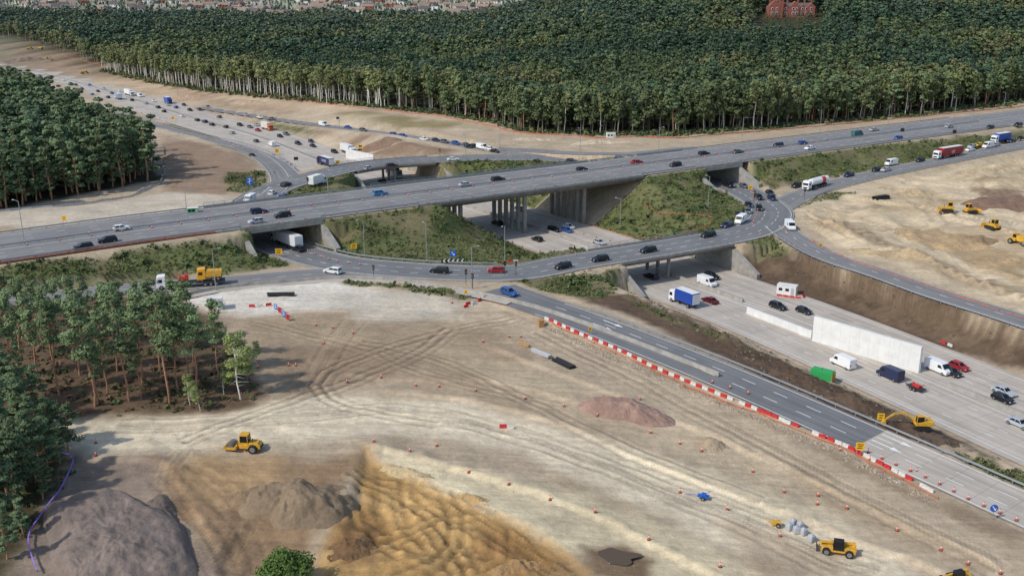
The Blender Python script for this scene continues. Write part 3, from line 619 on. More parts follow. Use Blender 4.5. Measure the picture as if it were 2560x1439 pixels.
heap(620,258,18,6,-.5,1.8,(180,156,128),'low brown soil mound beside the motorway works'); heap(950,362,16,5,-.3,2.0,(134,110,90),'rough brown soil mound beside the slip road')
heap(1500,358,14,4,.2,1.8,(200,184,156),'low pale sand mound by the wood edge'); heap(1330,350,10,4,0,1.5,(196,178,150),'low pale sand mound by the wood edge')
heap(440,395,7,6,0,2.0,(156,132,110),'brown soil heap beside the pine wood'); heap(2340,1100,4,3,-.6,1.3,(96,80,66),'dark soil mound beside the excavator')
# ---------------------------------------------------------------- trees
def qmesh(quads): 
    V=quads.reshape(-1,3); return V,np.arange(len(V)).reshape(-1,4)
def cards(rs,clumps,n,size,flat=.7,jit=.45):
    out=[]
    for c,r in clumps:
        d=rs.normal(size=(n,3)); d/=np.linalg.norm(d,axis=1,keepdims=True)
        p=np.array(c)+d*np.array(r)*(.55+.5*rs.rand(n,1))
        nn=d+rs.normal(size=(n,3))*jit+np.array([0,0,flat]); nn/=np.linalg.norm(nn,axis=1,keepdims=True)
        a=np.cross(nn,rs.normal(size=(n,3))); a/=np.linalg.norm(a,axis=1,keepdims=True)+1e-9; b_=np.cross(nn,a)
        s=size*(.55+.9*rs.rand(n,1)); e=.5+.5*rs.rand(n,1)
        out.append(np.stack([p-a*s*.5-b_*s*.35*e,p+a*s*.45-b_*s*.5*e,p+a*s*.55+b_*s*.4*e,p-a*s*.4+b_*s*.5*e],1))
    return np.concatenate(out)
TK={'pine':(.21,.5,2.7),'pinelow':(.27,.2,3.0),'birch':(.17,.36,2.4),'birchedge':(.25,.56,1.8),'oak':(.3,.34,3.4),'oakedge':(.26,.36,2.8),'bush':(.2,.15,3.2)}
def tree_tpl(kind,seed,n,size,nc=14,Ht=20):
    rs=np.random.RandomState(seed); cl=[]; tr=MB(); bend=rs.normal(size=2)*.5
    def tp(z): return np.array([bend[0]*(z/Ht)**2*2+.22*math.sin(z*.5+seed),bend[1]*(z/Ht)**2*2+.15*math.cos(z*.4+seed),z])
    r0,z0,wd=TK[kind]; pine=kind.startswith('pine'); side=rs.normal(size=2)*.6
    zs=np.linspace(-.6,Ht*.95,8)
    for i in range(7): tr.cyl(tp(zs[i]),tp(zs[i+1]),r0*(1-.12*i),r0*(1-.12*(i+1)),7,0,False)
    for i in range(nc):
        f=(i+.2+.6*rs.rand())/nc; z=Ht*(z0+(1-z0)*f)
        prof=(math.sin(math.pi*min(1,(f*.85+.15)))**.6 if not pine else (1-f)**.45*(.75+.35*math.sin(f*11+seed)))
        a=i*2.4+rs.rand()*1.8; rad=wd*prof*(.2+1.0*rs.rand()); base=tp(z*.93)
        c=base+np.array([math.cos(a)*rad+side[0]*prof,math.sin(a)*rad+side[1]*prof,Ht*.03*rs.normal()])
        rr=(.7+.85*rs.rand())*(.7+.4*prof)*(1.25 if kind.startswith('oak') else 1); cl.append((c,(rr*1.15,rr*1.15,rr*(.55 if pine else .85))))
        tr.cyl(tp(z*.86),c,.09,.03,4,0,False)
    if kind!='bush':
        for i in range(9):
            z=Ht*(.2+.05*i*rs.rand()+.02*i); a=rs.rand()*6.28; l=.8+1.9*rs.rand(); p=tp(z); tr.cyl(p,p+np.array([math.cos(a)*l,math.sin(a)*l,.3*rs.normal()]),.05,.015,4,0,False)
    return tr,cards(rs,cl,n,size)
mats_={'pine':('bark','pine'),'pinelow':('bark','pine'),'birch':('bbark','birch'),'birchedge':('bbark','birch'),'oak':('obark','oak'),'oakedge':('obark','oak'),'bush':('obark','bush')}
def tpl_meshes(kind,seeds,n,size,nc,leaf=None):
    out=[]
    for s_ in seeds:
        tr,q=tree_tpl(kind,s_,n,size,nc); V,F=qmesh(q)
        out.append((tr.mesh('trunk',[mats_[kind][0]],smooth=True),new_mesh_np('crown',V,F,[MT[leaf or mats_[kind][1]]])))
    return out
NEARP=tpl_meshes('pine',[1,2,3,4,5,6,12,13],150,.31,19,'pinenear')
NEARL=tpl_meshes('pinelow',[7,8,9],170,.4,24)
NEARB=tpl_meshes('birch',[11],190,.3,20,'birchnear')
MID={'pine':tpl_meshes('pinelow',[21,22,23,24,27],54,.7,18),'pinee':tpl_meshes('pine',[25,26],55,.75,14),'birch':tpl_meshes('birchedge',[31,32,33,34,35,36],46,.65,14),'oak':tpl_meshes('oakedge',[41,42,43,44,45,46],52,.75,20)}
def tree(kind,tp_,x,y,h,label,group,wide=1.0,name=None):
    e=O(name or kind+'_tree',None,label=label,cat_='tree',group=group,loc=(x,y,tz(x,y)),rz=R.uniform(0,6.28)); s_=h/20; e.scale=(s_*wide,s_*wide,s_)
    tr,cr=tp_; O('trunk',tr,parent=e); O('crown',cr,parent=e)
FG=[(95,965,19.5),(150,990,18.5),(235,1018,21),(205,940,18),(275,985,17),(322,1006,21),(300,930,19),(360,960,18.5),(395,935,15.5),(418,1012,21),(440,985,18),(470,945,18),(505,992,21),(545,940,16),(60,900,17),(20,950,18),(130,900,16.5),(180,880,16),(250,870,14),(320,870,15),(400,880,16),(350,850,13.5),(450,865,15),(100,850,14),(30,860,15),(490,900,17),(5,1010,18),(60,1010,13),(-40,960,18),(-30,1040,17),(140,850,14),(215,835,13),(345,1000,12),(255,1010,11)]
for a,b_,h in FG:
    p=hit(a,b_); tree('pine',R.choice(NEARP),p[0]+R.uniform(-.6,.6),p[1]+R.uniform(-.6,.6),h*R.uniform(.95,1.02),'tall scots pine with bare reddish lower trunk','pines beside the cleared site',R.uniform(.85,1.25))
for a,b_,h in [(60,1130,13),(130,1120,10),(10,1190,15),(90,1200,12),(40,1270,14),(-20,1330,15),(110,1250,7),(-60,1220,16),(150,1160,7),(20,1400,9),(60,1340,6),(-50,1130,16),(0,1110,14),(100,1150,12),(20,1240,13),(-30,1280,15),(150,1110,8),(50,1080,12),(170,1130,9),(120,1190,10),(60,1230,12),(30,1040,13),(90,1060,11)]:
    p=hit(a,b_); tree('pine',R.choice(NEARL),p[0],p[1],h,'bushy dark pine with low branches beside the spoil heap','pines beside the cleared site',R.uniform(1.1,1.35))
p=hit(600,1000); tree('birch',NEARB[0],p[0],p[1],13,'slender young birch with yellow green leaves beside pines',None,1.45)
for a,b_,h in [(500,1030,5),(640,905,4.5),(560,985,6),(475,1015,6)]:
    p=hit(a,b_); tree('birch',NEARB[0],p[0],p[1],h,'small birch sapling at the wood edge',None,1.4)
rs=np.random.RandomState(99); cl=[]
for i in range(18):
    a=i*2.4; r=2.7*math.sqrt((i+.5)/18); cl.append(((math.cos(a)*r,math.sin(a)*r,2.4+1.5*(1-(r/2.7)**2)+rs.normal()*.35),(1.0+.4*rs.rand(),1.0+.4*rs.rand(),.95)))
tr=MB(); tr.cyl((0,0,-.5),(0,0,2.5),.22,.12,8)
for c,_ in cl[::2]: tr.cyl((0,0,1.2),c,.09,.03,5)
V,F=qmesh(cards(rs,cl,330,.24,.35)); p=hit(718,1475); e=O('oak_tree',None,label='rounded bright green oak sapling beside churned clay',cat_='tree',loc=p,scale=1.05); O('trunk',tr.mesh('trunk',['obark']),parent=e); O('crown',new_mesh_np('crown',V,F,[MT['bush']]),parent=e)
EWp=resamp(np.array([(a,b_,0) for a,b_ in EW[3:-1]]),3.3); Nn,_=normals(EWp)
for row in range(2):
    for i in range(len(EWp)):
        o=3+row*4+R.uniform(-2.5,2.5)+7*float(fbm(np.array([i*3.3]),np.array([0.]),25,5)[0]); x=EWp[i,0]+Nn[i,0]*o+R.uniform(-2,2); y=EWp[i,1]+Nn[i,1]*o
        pxx=1280+x/(y*cT+70*sT)*FL
        if pxx>2640 or pxx<-40: continue
        bz=pxx<1000
        if R.random()<(.1 if bz else .38): continue
        k='birch' if R.random()<(.95 if bz else .16) else ('oak' if R.random()<.75 else 'pinee')
        h=(R.uniform(15,22) if bz else R.uniform(13,25))*(1+.2*float(fbm(np.array([x]),np.array([y]),30,6)[0]))
        lab={'birch':'slender birch with white trunk at the wood edge','oak':'broadleaf tree with grey trunk at the wood edge','pinee':'tall pine with bare trunk at the wood edge'}[k]
        tree(k,R.choice(MID[k]),x,y,h,lab,'trees along the wood edge',R.uniform(.8,1.3),{'birch':'birch_tree','oak':'broadleaf_tree','pinee':'pine_tree'}[k])
wp=[]
for x in np.arange(-420,-120,5.2):
    for y in np.arange(260,620,5.2):
        wp.append((x+R.uniform(-2.4,2.4),y+R.uniform(-2.4,2.4)))
wp=np.array(wp); sd=polymask(wp[:,0],wp[:,1],WEDGE,1); wp=wp[sd>0]; sd=sd[sd>0]
vis=(wp[:,0]/wp[:,1]>-.62); wp=wp[vis]; sd=sd[vis]
order=np.argsort(wp[:,1]+np.minimum(sd,40)*3.0-.25*wp[:,0]); indiv=order[:200]; rest=order[200:]
for i in indiv: tree('pine',R.choice(MID['pine']),wp[i,0],wp[i,1],R.uniform(14,24),'dense dark green pine in the wood by the slip road','pines of the roadside wood',R.uniform(1.05,1.4))
def tq(kind,seed,n,size,nc,trunk=True):
    tr,q=tree_tpl(kind,seed,n,size,nc)
    if trunk:
        w=.2; ex=[]
        for (dx,dy) in ((1,0),(0,1)): ex.append([(-w*dx,-w*dy,-.5),(w*dx,w*dy,-.5),(w*dx*.5,w*dy*.5,13),(-w*dx*.5,-w*dy*.5,13)])
        return np.concatenate([q,np.array(ex,float)]),len(q)
    return q,len(q)
def scatter(pos,hs,tints,tpls,tk,wide=1.15):
    allV=[];allC=[]
    kinds=NR.randint(0,len(tpls),len(pos))
    for k,(q,nl) in enumerate(tpls):
        m=np.nonzero(kinds==k)[0]
        if len(m)==0: continue
        a=(NR.rand(len(m))*6.283).astype(np.float32); ca,sa=np.cos(a),np.sin(a); s_=(hs[m]/20).astype(np.float32); V=q.reshape(-1,3).astype(np.float32)
        ws=(s_*wide*NR.uniform(.8,1.25,len(m))).astype(np.float32)[:,None]
        x=(V[None,:,0]*ca[:,None]-V[None,:,1]*sa[:,None])*ws+pos[m,0][:,None].astype(np.float32)
        y=(V[None,:,0]*sa[:,None]+V[None,:,1]*ca[:,None])*ws+pos[m,1][:,None].astype(np.float32)
        z=V[None,:,2]*s_[:,None]+pos[m,2][:,None].astype(np.float32)
        allV.append(np.stack([x,y,z],-1).reshape(-1,3)); cc=np.repeat(tints[m][:,None].astype(np.float32),len(V),1)
        if nl<len(q): cc[:,nl*4:]=np.array(lin(tk))
        allC.append(cc.reshape(-1,3))
    return np.concatenate(allV),np.concatenate(allC)
def tint(n,base,var):
    b_=np.array([lin(c) for c in base]); i=NR.randint(0,len(b_),n); return b_[i]*(1+var*(NR.rand(n,1)*2-1))*(1+.04*NR.normal(size=(n,3)))
def stuff(name,V,Cc,label):
    me=new_mesh_np(name,V,np.arange(len(V)).reshape(-1,4),[MT['forest']]); vcolor(me,'Col',np.clip(Cc,.004,.6)); return O(name,me,kind='stuff',label=label,cat_='wood')
r_=wp[rest]; pos=np.c_[r_,tzv(r_[:,0],r_[:,1])]
PT=[tq('pinelow',60+i,34,.85,15,False) for i in range(4)]
V,Cc=scatter(pos,NR.uniform(14,24,len(pos)),tint(len(pos),[(98,116,84),(90,108,80),(106,122,86)],.16),PT,(120,95,75),1.25); stuff('pine_wood',V,Cc,'dense dark green pine wood beside the motorway')
P_=[]
D=400.
while D<1900:
    sp=4.9+max(0,D-450)*.0078; w=D*.56
    for x in np.arange(-w,w,sp):
        P_.append((x+R.uniform(-.5,.5)*sp,D+R.uniform(-.5,.5)*sp))
    D+=sp
P_=np.array(P_); ey=edgeY(P_[:,0],P_[:,1]); by=backY(P_[:,0],P_[:,1]); dd,_=pdist(P_[:,0],P_[:,1],coarse['M25'][0])
m=(P_[:,1]>ey+9)&(P_[:,1]<by)&(dd>48)
P_=P_[m]; MX,MY=243.,905.
hs=NR.uniform(14,20,len(P_))*(1+.3*fbm(P_[:,0],P_[:,1],45,5)); cl_=(np.abs(P_[:,0]/P_[:,1]*MY-MX)<32)&(P_[:,1]>765)&(P_[:,1]<MY+25); hs[cl_]*=.3
kk=fbm(P_[:,0],P_[:,1],80,9)*1.3+NR.normal(size=len(P_))*.18; k3=fbm(P_[:,0],P_[:,1],40,19)*1.3+NR.normal(size=len(P_))*.2
px_=P_[:,0]/(P_[:,1]*cT+70*sT)*FL+1280; dE=P_[:,1]-edgeY(P_[:,0],P_[:,1])
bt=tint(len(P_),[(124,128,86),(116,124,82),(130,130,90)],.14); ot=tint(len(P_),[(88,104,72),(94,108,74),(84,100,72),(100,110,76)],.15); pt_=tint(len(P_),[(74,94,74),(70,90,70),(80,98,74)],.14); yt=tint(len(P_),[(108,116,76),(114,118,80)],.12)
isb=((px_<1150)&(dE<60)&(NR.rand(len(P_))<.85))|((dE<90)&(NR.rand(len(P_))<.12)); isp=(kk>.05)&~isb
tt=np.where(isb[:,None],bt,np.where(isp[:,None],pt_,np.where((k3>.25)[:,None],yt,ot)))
hz=ss(550,1900,P_[:,1])[:,None]*.4; tt=tt*(1-hz)+np.array(lin((112,124,116)))*hz  # distance haze painted into the tint: farther trees turn paler and bluer
z=tzv(P_[:,0],P_[:,1]); pos=np.c_[P_,z]
nearm=dE<60; nb_=nearm&(px_<1100); no_=nearm&~nb_
OT=[tq('birchedge',71,30,.85,12),tq('birchedge',75,30,.85,12),tq('oakedge',72,34,.95,11)]
V,Cc=scatter(pos[nb_],hs[nb_]*1.05,tt[nb_],OT,(198,190,174)); stuff('birch_wood',V,Cc,'pale trunked birch wood edge behind the works')
OT=[tq('oakedge',70,36,.95,12),tq('oakedge',74,36,.95,12),tq('oakedge',72,36,.95,12),tq('pine',73,30,.95,12)]
V,Cc=scatter(pos[no_],hs[no_]*1.05,tt[no_],OT,(128,120,106),1.25); stuff('mixed_wood',V,Cc,'mixed oak and pine wood edge behind the works')
mid_=(~nearm)&(P_[:,1]<800); far_=(~nearm)&~mid_
FM=[tq('oak',84,28,1.05,10,False),tq('oak',85,28,1.05,11,False),tq('oak',86,28,1.05,9,False),tq('pinelow',89,26,1.05,10,False),tq('birch',87,26,1.0,10,False)]
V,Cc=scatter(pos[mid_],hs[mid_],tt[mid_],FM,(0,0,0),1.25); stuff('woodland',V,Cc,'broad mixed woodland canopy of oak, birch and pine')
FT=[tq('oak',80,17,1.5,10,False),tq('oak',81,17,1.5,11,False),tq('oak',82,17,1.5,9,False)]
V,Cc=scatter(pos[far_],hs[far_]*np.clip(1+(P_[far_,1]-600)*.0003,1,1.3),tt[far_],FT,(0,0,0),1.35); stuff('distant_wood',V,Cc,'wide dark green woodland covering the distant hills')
# undergrowth
vm_=np.nonzero((veg>.45)&(Y<430)&(Y>100)&(np.abs(X)<235)&(near>.6))[0]
bare=ss(.0,.5,fbm(X[vm_],Y[vm_],8,41,6))
cellw=np.where(np.abs(X[vm_]-10)<85,.4,1.0); sel=vm_[NR.rand(len(vm_))<np.clip(cellw*.8*(.15+1.3*(1-bare)),0,1)]; NR.shuffle(sel); sel=sel[:34000]
BT=[]
for i in range(4):
    rs=np.random.RandomState(200+i); BT.append((cards(rs,[((0,0,5),(12,12,8)),((9,4,3),(8,8,6))],7,8.),14))
pos=np.c_[X[sel]+NR.rand(len(sel))-.5,Y[sel]+NR.rand(len(sel))-.5,HH[sel]]
hsz=NR.uniform(.3,.85,len(sel)); big=NR.rand(len(sel))<.04+.10*(fbm(X[sel],Y[sel],14,78)>.15); hsz[big]*=2.2
tt_=tint(len(sel),[(98,108,66),(88,100,60),(120,118,80),(104,104,68)],.18); tt_[big]=tint(int(big.sum()),[(84,98,58),(76,90,54)],.2)
V,Cc=scatter(pos,hsz,tt_,BT,(0,0,0)); o=stuff('undergrowth',V,Cc,'rough grass and scrub on the banks'); o['category']='scrub'
ii=NR.randint(0,len(EWp),2600); oo=NR.uniform(-2,10,2600); ex=EWp[ii,0]+Nn[ii,0]*oo+NR.uniform(-2,2,2600); ey_=EWp[ii,1]+Nn[ii,1]*oo
V,Cc=scatter(np.c_[ex,ey_,tzv(ex,ey_)],NR.uniform(.8,3.2,2600),tint(2600,[(90,100,66),(80,92,60),(108,106,74)],.25),BT,(0,0,0)); o=stuff('edge_scrub',V,Cc,'bracken and low scrub along the wood edge'); o['category']='scrub'
fx=NR.uniform(-120,-30,2600); fy=NR.uniform(110,240,2600); Pf=W([(-300,760),(250,780),(470,800),(620,900),(650,985),(600,1015),(300,1040),(100,1040),(190,1150),(60,1350),(-200,1450)]); sdm=polymask(fx,fy,Pf,1)>0
fx=fx[sdm];fy=fy[sdm]; pos=np.c_[fx,fy,tzv(fx,fy)]
V,Cc=scatter(pos,NR.uniform(.4,1.5,len(fx)),tint(len(fx),[(92,90,60),(104,86,64),(80,90,56)],.25),BT,(0,0,0)); o=stuff('forest_undergrowth',V,Cc,'bracken and scrub below the pines'); o['category']='scrub'
# stones and clods
ns=5000; fx=NR.uniform(-60,75,ns); fy=NR.uniform(104,236,ns); bl=resamp(np.array([hit(a,b_) for a,b_ in [(1370,812),(1640,937),(1900,1045),(2120,1135),(2345,1258)]]),.08); 
bx=bl[:,0]+NR.normal(size=len(bl))*.6-.7; by_=bl[:,1]+NR.normal(size=len(bl))*.6-.3
mk=np.nonzero((bank+strip_>.5))[0]; mk=mk[NR.rand(len(mk))<.05]
fx=np.r_[fx,bx,X[mk]+NR.rand(len(mk))]; fy=np.r_[fy,by_,Y[mk]+NR.rand(len(mk))]; _,nr_,_,_,_=H(fx,fy); k_=nr_>.5; isr=((np.arange(len(k_))>=ns)&(np.arange(len(k_))<ns+len(bx)))[k_]; isb_=(np.arange(len(k_))>=ns+len(bx))[k_]; fx=fx[k_];fy=fy[k_]
tet=np.array([[(-.5,-.5,-.2),(.5,-.4,-.2),(.35,.3,.5),(-.4,.2,.45)],[(.5,-.4,-.2),(.4,.5,-.2),(.3,.35,.5),(.35,.3,.5)],[(.4,.5,-.2),(-.5,.45,-.2),(-.4,.2,.45),(.3,.35,.5)],[(-.5,.45,-.2),(-.5,-.5,-.2),(-.4,.2,.45),(-.4,.2,.46)]])
sz=np.where(isr,NR.uniform(3,7,len(fx)),np.where(isb_,NR.uniform(4,11,len(fx)),NR.uniform(1.5,4,len(fx))*NR.rand(len(fx))))
tn=tint(len(fx),[(162,152,137),(148,132,112),(172,163,148)],.2); tn[isb_]*=.4
pos=np.c_[fx,fy,tzv(fx,fy)]; V,Cc=scatter(pos,sz,tn,[(tet,4)],(0,0,0)); o=stuff('gravel',V,Cc,'loose stones and clods on bare earth'); o['category']='gravel'
# ---------------------------------------------------------------- town and mansion
def house_mesh(w,l,h,mw,mr_):
    mb=MB(); mb.box((0,0,h/2),(l,w,h),0); r=w*.45
    v=[(-l/2-.3,-w/2-.3,h),(l/2+.3,-w/2-.3,h),(l/2+.3,w/2+.3,h),(-l/2-.3,w/2+.3,h),(-l/2-.3,0,h+r),(l/2+.3,0,h+r)]
    mb.add(v,[(0,1,5,4),(2,3,4,5),(0,4,3),(1,2,5),(3,2,1,0)],1); mb.box((l*.3,0,h+r),(.9,.9,1.6),0)
    for x in (-l*.3,0,l*.3):
        for z in (1.5,4.2): mb.box((x,-w/2-.02,z),(1.3,.08,1.2),2)
    return mb.mesh('house',[mw,mr_,'glass'])
HM=[house_mesh(8,12,5.5,'cream','slate'),house_mesh(8,18,5.5,'brick','slate'),house_mesh(9,11,5.5,'white','slate'),house_mesh(8,24,5.5,'cream','slate'),house_mesh(9,14,5.5,'white','dslate'),house_mesh(9,13,5.5,'cream','dslate')]
for i in range(260):
    D=R.uniform(1720,3300); bx=R.uniform(-.54,-.01); x=bx*D; y=D
    O('house',R.choice(HM),label='small suburban house with tiled pitched roof',cat_='house',group='houses of the distant suburb',loc=(x,y,tz(x,y)-.3),rz=R.choice([0,.3,-.3,1.4,1.7]),scale=1.5)
for a,b_ in [(960,64),(940,70),(890,38),(900,32),(790,30)]:
    D=R.uniform(1300,1400); d=ray(a,b_); k_=D/d[1]; x=d[0]*k_
    O('house',R.choice(HM),label='pale roofed house standing among the woods',cat_='house',group='houses of the distant suburb',loc=(x,D,tz(x,D)),rz=.2,scale=1.8)
tx=NR.uniform(-.54,.1,2200); ty=NR.uniform(1620,3300,2200); pos=np.c_[tx*ty,ty,tzv(tx*ty,ty)]
V,Cc=scatter(pos,NR.uniform(7,13,len(ty)),tint(len(ty),[(100,114,102),(110,120,106)],.15),[tq('oak',88,8,3.4,7,False)],(0,0,0)); stuff('distant_trees',V,Cc,'garden and hedgerow trees between suburban houses')
gz=tz(MX,MY)
E=parent_empty('mansion','gabled red brick mansion with chimneys above the woods','house',(MX,MY,gz-1))
def mp_(name,mb,mats): O(name,mb.mesh(name,mats),parent=E)
def gable(mb,x,y0,y1,w,h0,h1):
    mb.add([(x-w/2,y0,h0),(x+w/2,y0,h0),(x,y0,h1),(x-w/2,y1,h0),(x+w/2,y1,h0),(x,y1,h1)],[(0,1,2),(5,4,3),(0,3,4,1),(1,4,5,2),(2,5,3,0)])
mb=MB(); mb.box((0,0,4.5),(40,12,9)); mb.box((-16,-5,5),(9,6,10)); mb.box((2,-4,4.8),(8,5,9.6)); mb.box((16,-4,4.4),(7,5,8.8))
for x,y,w,zt in ((-16,-8,9,10),(2,-6.5,8,9.6),(16,-6.5,7,8.8),(-6,-6.1,6,9),(9,-6.1,5,9)): gable(mb,x,y,y+5,w,zt,zt+w*.55)
mp_('wall',mb,['brick'])
mb=MB(); mb.add([(-20,-6.2,9),(20,-6.2,9),(20,6.2,9),(-20,6.2,9),(-18,0,12.5),(18,0,12.5)],[(0,1,5,4),(2,3,4,5),(0,4,3),(1,2,5)]); mp_('roof',mb,['dslate'])
mb=MB(); mb.box((-10,-6.2,7.5),(3.4,3.4,15)); mb.box((-10,-6.2,15.3),(3.8,3.8,.8)); mp_('tower',mb,['brick'])
for x in (-18,-12,-3,6,12,18):
    mb=MB(); mb.box((x,1,13),(1.2,1.2,4.5)); mb.box((x,1,15.3),(1.5,1.5,.4)); mp_('chimney',mb,['brick'])
for x,y in ((-18,-8.1),(-14,-8.1),(-6,-6.2),(0.5,-6.6),(3.5,-6.6),(8.5,-6.2),(12,-6.1),(16,-6.6)):
    for z in (4,7.6):
        mb=MB(); mb.box((x,y,z),(1.8,.2,2.2),0); mb.box((x,y-.1,z),(1.2,.2,1.6),1); mp_('window',mb,['white','glass'])
# ---------------------------------------------------------------- vehicles
def wheel(r,w):
    mb=MB(); mb.cyl((0,-w/2,0),(0,w/2,0),r,r,16,0); mb.cyl((0,-w/2-.02,0),(0,w/2+.02,0),r*.6,r*.6,10,1); return mb.mesh('wheel',['tyre','rim'])
WC=wheel(.34,.24); WT=wheel(.52,.36)
def car_tpl(L,hw,bz,roof,x0,x1,rx0,rx1,hood):
    l=L/2; b=MB(); b.prism([(-l,.32),(-l,.7),(-l+.12,bz),(x0,bz+.02),(x1,bz),(l-.25,hood),(l,hood-.22),(l,.3)],-hw,hw)
    body=b.mesh('body',['paint'],bevel=.09)
    g=MB(); zt=roof-.05; hb,ht=hw-.1,hw-.27
    v=[(x0,-hb,bz-.03),(x1,-hb,bz-.03),(x1,hb,bz-.03),(x0,hb,bz-.03),(rx0,-ht,zt),(rx1,-ht,zt),(rx1,ht,zt),(rx0,ht,zt)]
    g.add(v,[(3,2,1,0),(4,5,6,7),(0,1,5,4),(1,2,6,5),(2,3,7,6),(3,0,4,7)]); glass=g.mesh('window',['glass'])
    r=MB(); r.box(((rx0+rx1)/2,0,roof-.03),(rx1-rx0+.1,2*ht+.06,.08),0,(.92,.9))
    for i,j in ((0,4),(1,5),(2,6),(3,7)): r.cyl(v[i],v[j],.055,.05,6)
    xm=(x0+x1)/2
    for s_ in (-1,1): r.cyl((xm,s_*hb,bz),((rx0+rx1)/2,s_*ht,zt),.05,.05,6)
    for s_ in (-1,1): r.box((x1-.1,s_*(hw+.08),bz+.08),(.12,.2,.14))
    roofm=r.mesh('roof',['paint'])
    parts=[('body',body,(0,0,0)),('window',glass,(0,0,0)),('roof',roofm,(0,0,0))]
    for sx in (-l+.8,l-.85):
        for sy in (-hw+.1,hw-.1): parts.append(('wheel',WC,(sx,sy,.34)))
    hl=MB(); hl.box((0,0,0),(.1,.36,.14)); hm=hl.mesh('headlight',['lamp']); tl=hl.mesh('tail_light',['tail'])
    for sy in (-hw+.28,hw-.28): parts.append(('headlight',hm,(l-.02,sy,hood-.2))); parts.append(('tail_light',tl,(-l+.0,sy,bz-.2)))
    return parts
CARS={'hatchback':car_tpl(4.1,.88,.95,1.48,-1.95,.95,-1.55,.2,.84),'saloon':car_tpl(4.7,.9,.93,1.44,-1.75,1.0,-1.05,.3,.82),'estate':car_tpl(4.6,.92,1.0,1.6,-2.2,1.0,-1.95,.25,.9)}
def joinparts(parts,name):
    V=[];F=[];MI=[];mats=[]
    for p in parts:
        me=p[1]; b=len(V); V+=[(v.co.x+p[2][0],v.co.y+p[2][1],v.co.z+p[2][2]) for v in me.vertices]
        for m_ in me.materials:
            if m_ not in mats: mats.append(m_)
        for q in me.polygons: F.append([b+i for i in q.vertices]); MI.append(mats.index(me.materials[q.material_index]))
    me=bpy.data.meshes.new(name); me.from_pydata(V,[],F)
    for m_ in mats: me.materials.append(m_)
    me.polygons.foreach_set('material_index',MI); me.update(); return me
CARFAR={k:joinparts(v,'car') for k,v in CARS.items()}
def van_tpl(L=5.6,h=2.45,hw=.98):
    l=L/2; b=MB(); b.prism([(-l,.4),(-l,h-.1),(-l+.15,h),(l-1.75,h),(l-1.35,h-.12),(l-.75,1.35),(l-.1,1.05),(l,.9),(l,.38)],-hw,hw)
    g=MB(); g.add([(l-1.27,-hw+.12,h-.27),(l-1.27,hw-.12,h-.27),(l-.72,hw-.12,1.4),(l-.72,-hw+.12,1.4)],[(0,1,2,3)])
    g.v=[(x+.05,y,z+.04) for x,y,z in g.v]
    g2=MB()
    for s_ in (-1,1): g2.prism([(l-2.2,1.4),(l-2.2,2.0),(l-1.5,2.0),(l-1.05,1.4)],s_*(hw+.012)-.01,s_*(hw+.012)+.01)
    parts=[('body',b.mesh('body',['paint'],bevel=.07),(0,0,0)),('windscreen',g.mesh('windscreen',['glass']),(0,0,0)),('window',g2.mesh('window',['glass']),(0,0,0))]
    for sx in (-l+1.0,l-.95):
        for sy in (-hw+.12,hw-.12): parts.append(('wheel',WC,(sx,sy,.36)))
    hl=MB(); hl.box((0,0,0),(.1,.3,.25)); hm=hl.mesh('headlight',['lamp']); tl=hl.mesh('tail_light',['tail'])
    for sy in (-hw+.2,hw-.2): parts.append(('headlight',hm,(l-.02,sy,.88))); parts.append(('tail_light',tl,(-l,sy,1.2)))
    return parts
VAN=van_tpl(); VANFAR=joinparts(VAN,'van')
def cabm(xf):
    b=MB(); b.prism([(xf,.45),(xf,1.7),(xf-.18,2.95),(xf-.5,3.15),(xf-2.05,3.25),(xf-2.05,.6)],-1.22,1.22)
    g=MB(); g.add([(xf+.02,-1.05,1.75),(xf+.02,1.05,1.75),(xf-.15,1.05,2.7),(xf-.15,-1.05,2.7)],[(0,1,2,3)])
    for s_ in (-1,1): g.prism([(xf-1.35,1.7),(xf-1.35,2.5),(xf-.45,2.5),(xf-.3,1.7)],s_*1.235-.01,s_*1.235+.01)
    g.box((xf+.015,0,.95),(.03,1.7,.45))
    return b.mesh('cab',['paint'],bevel=.1),g.mesh('window',['glass'])
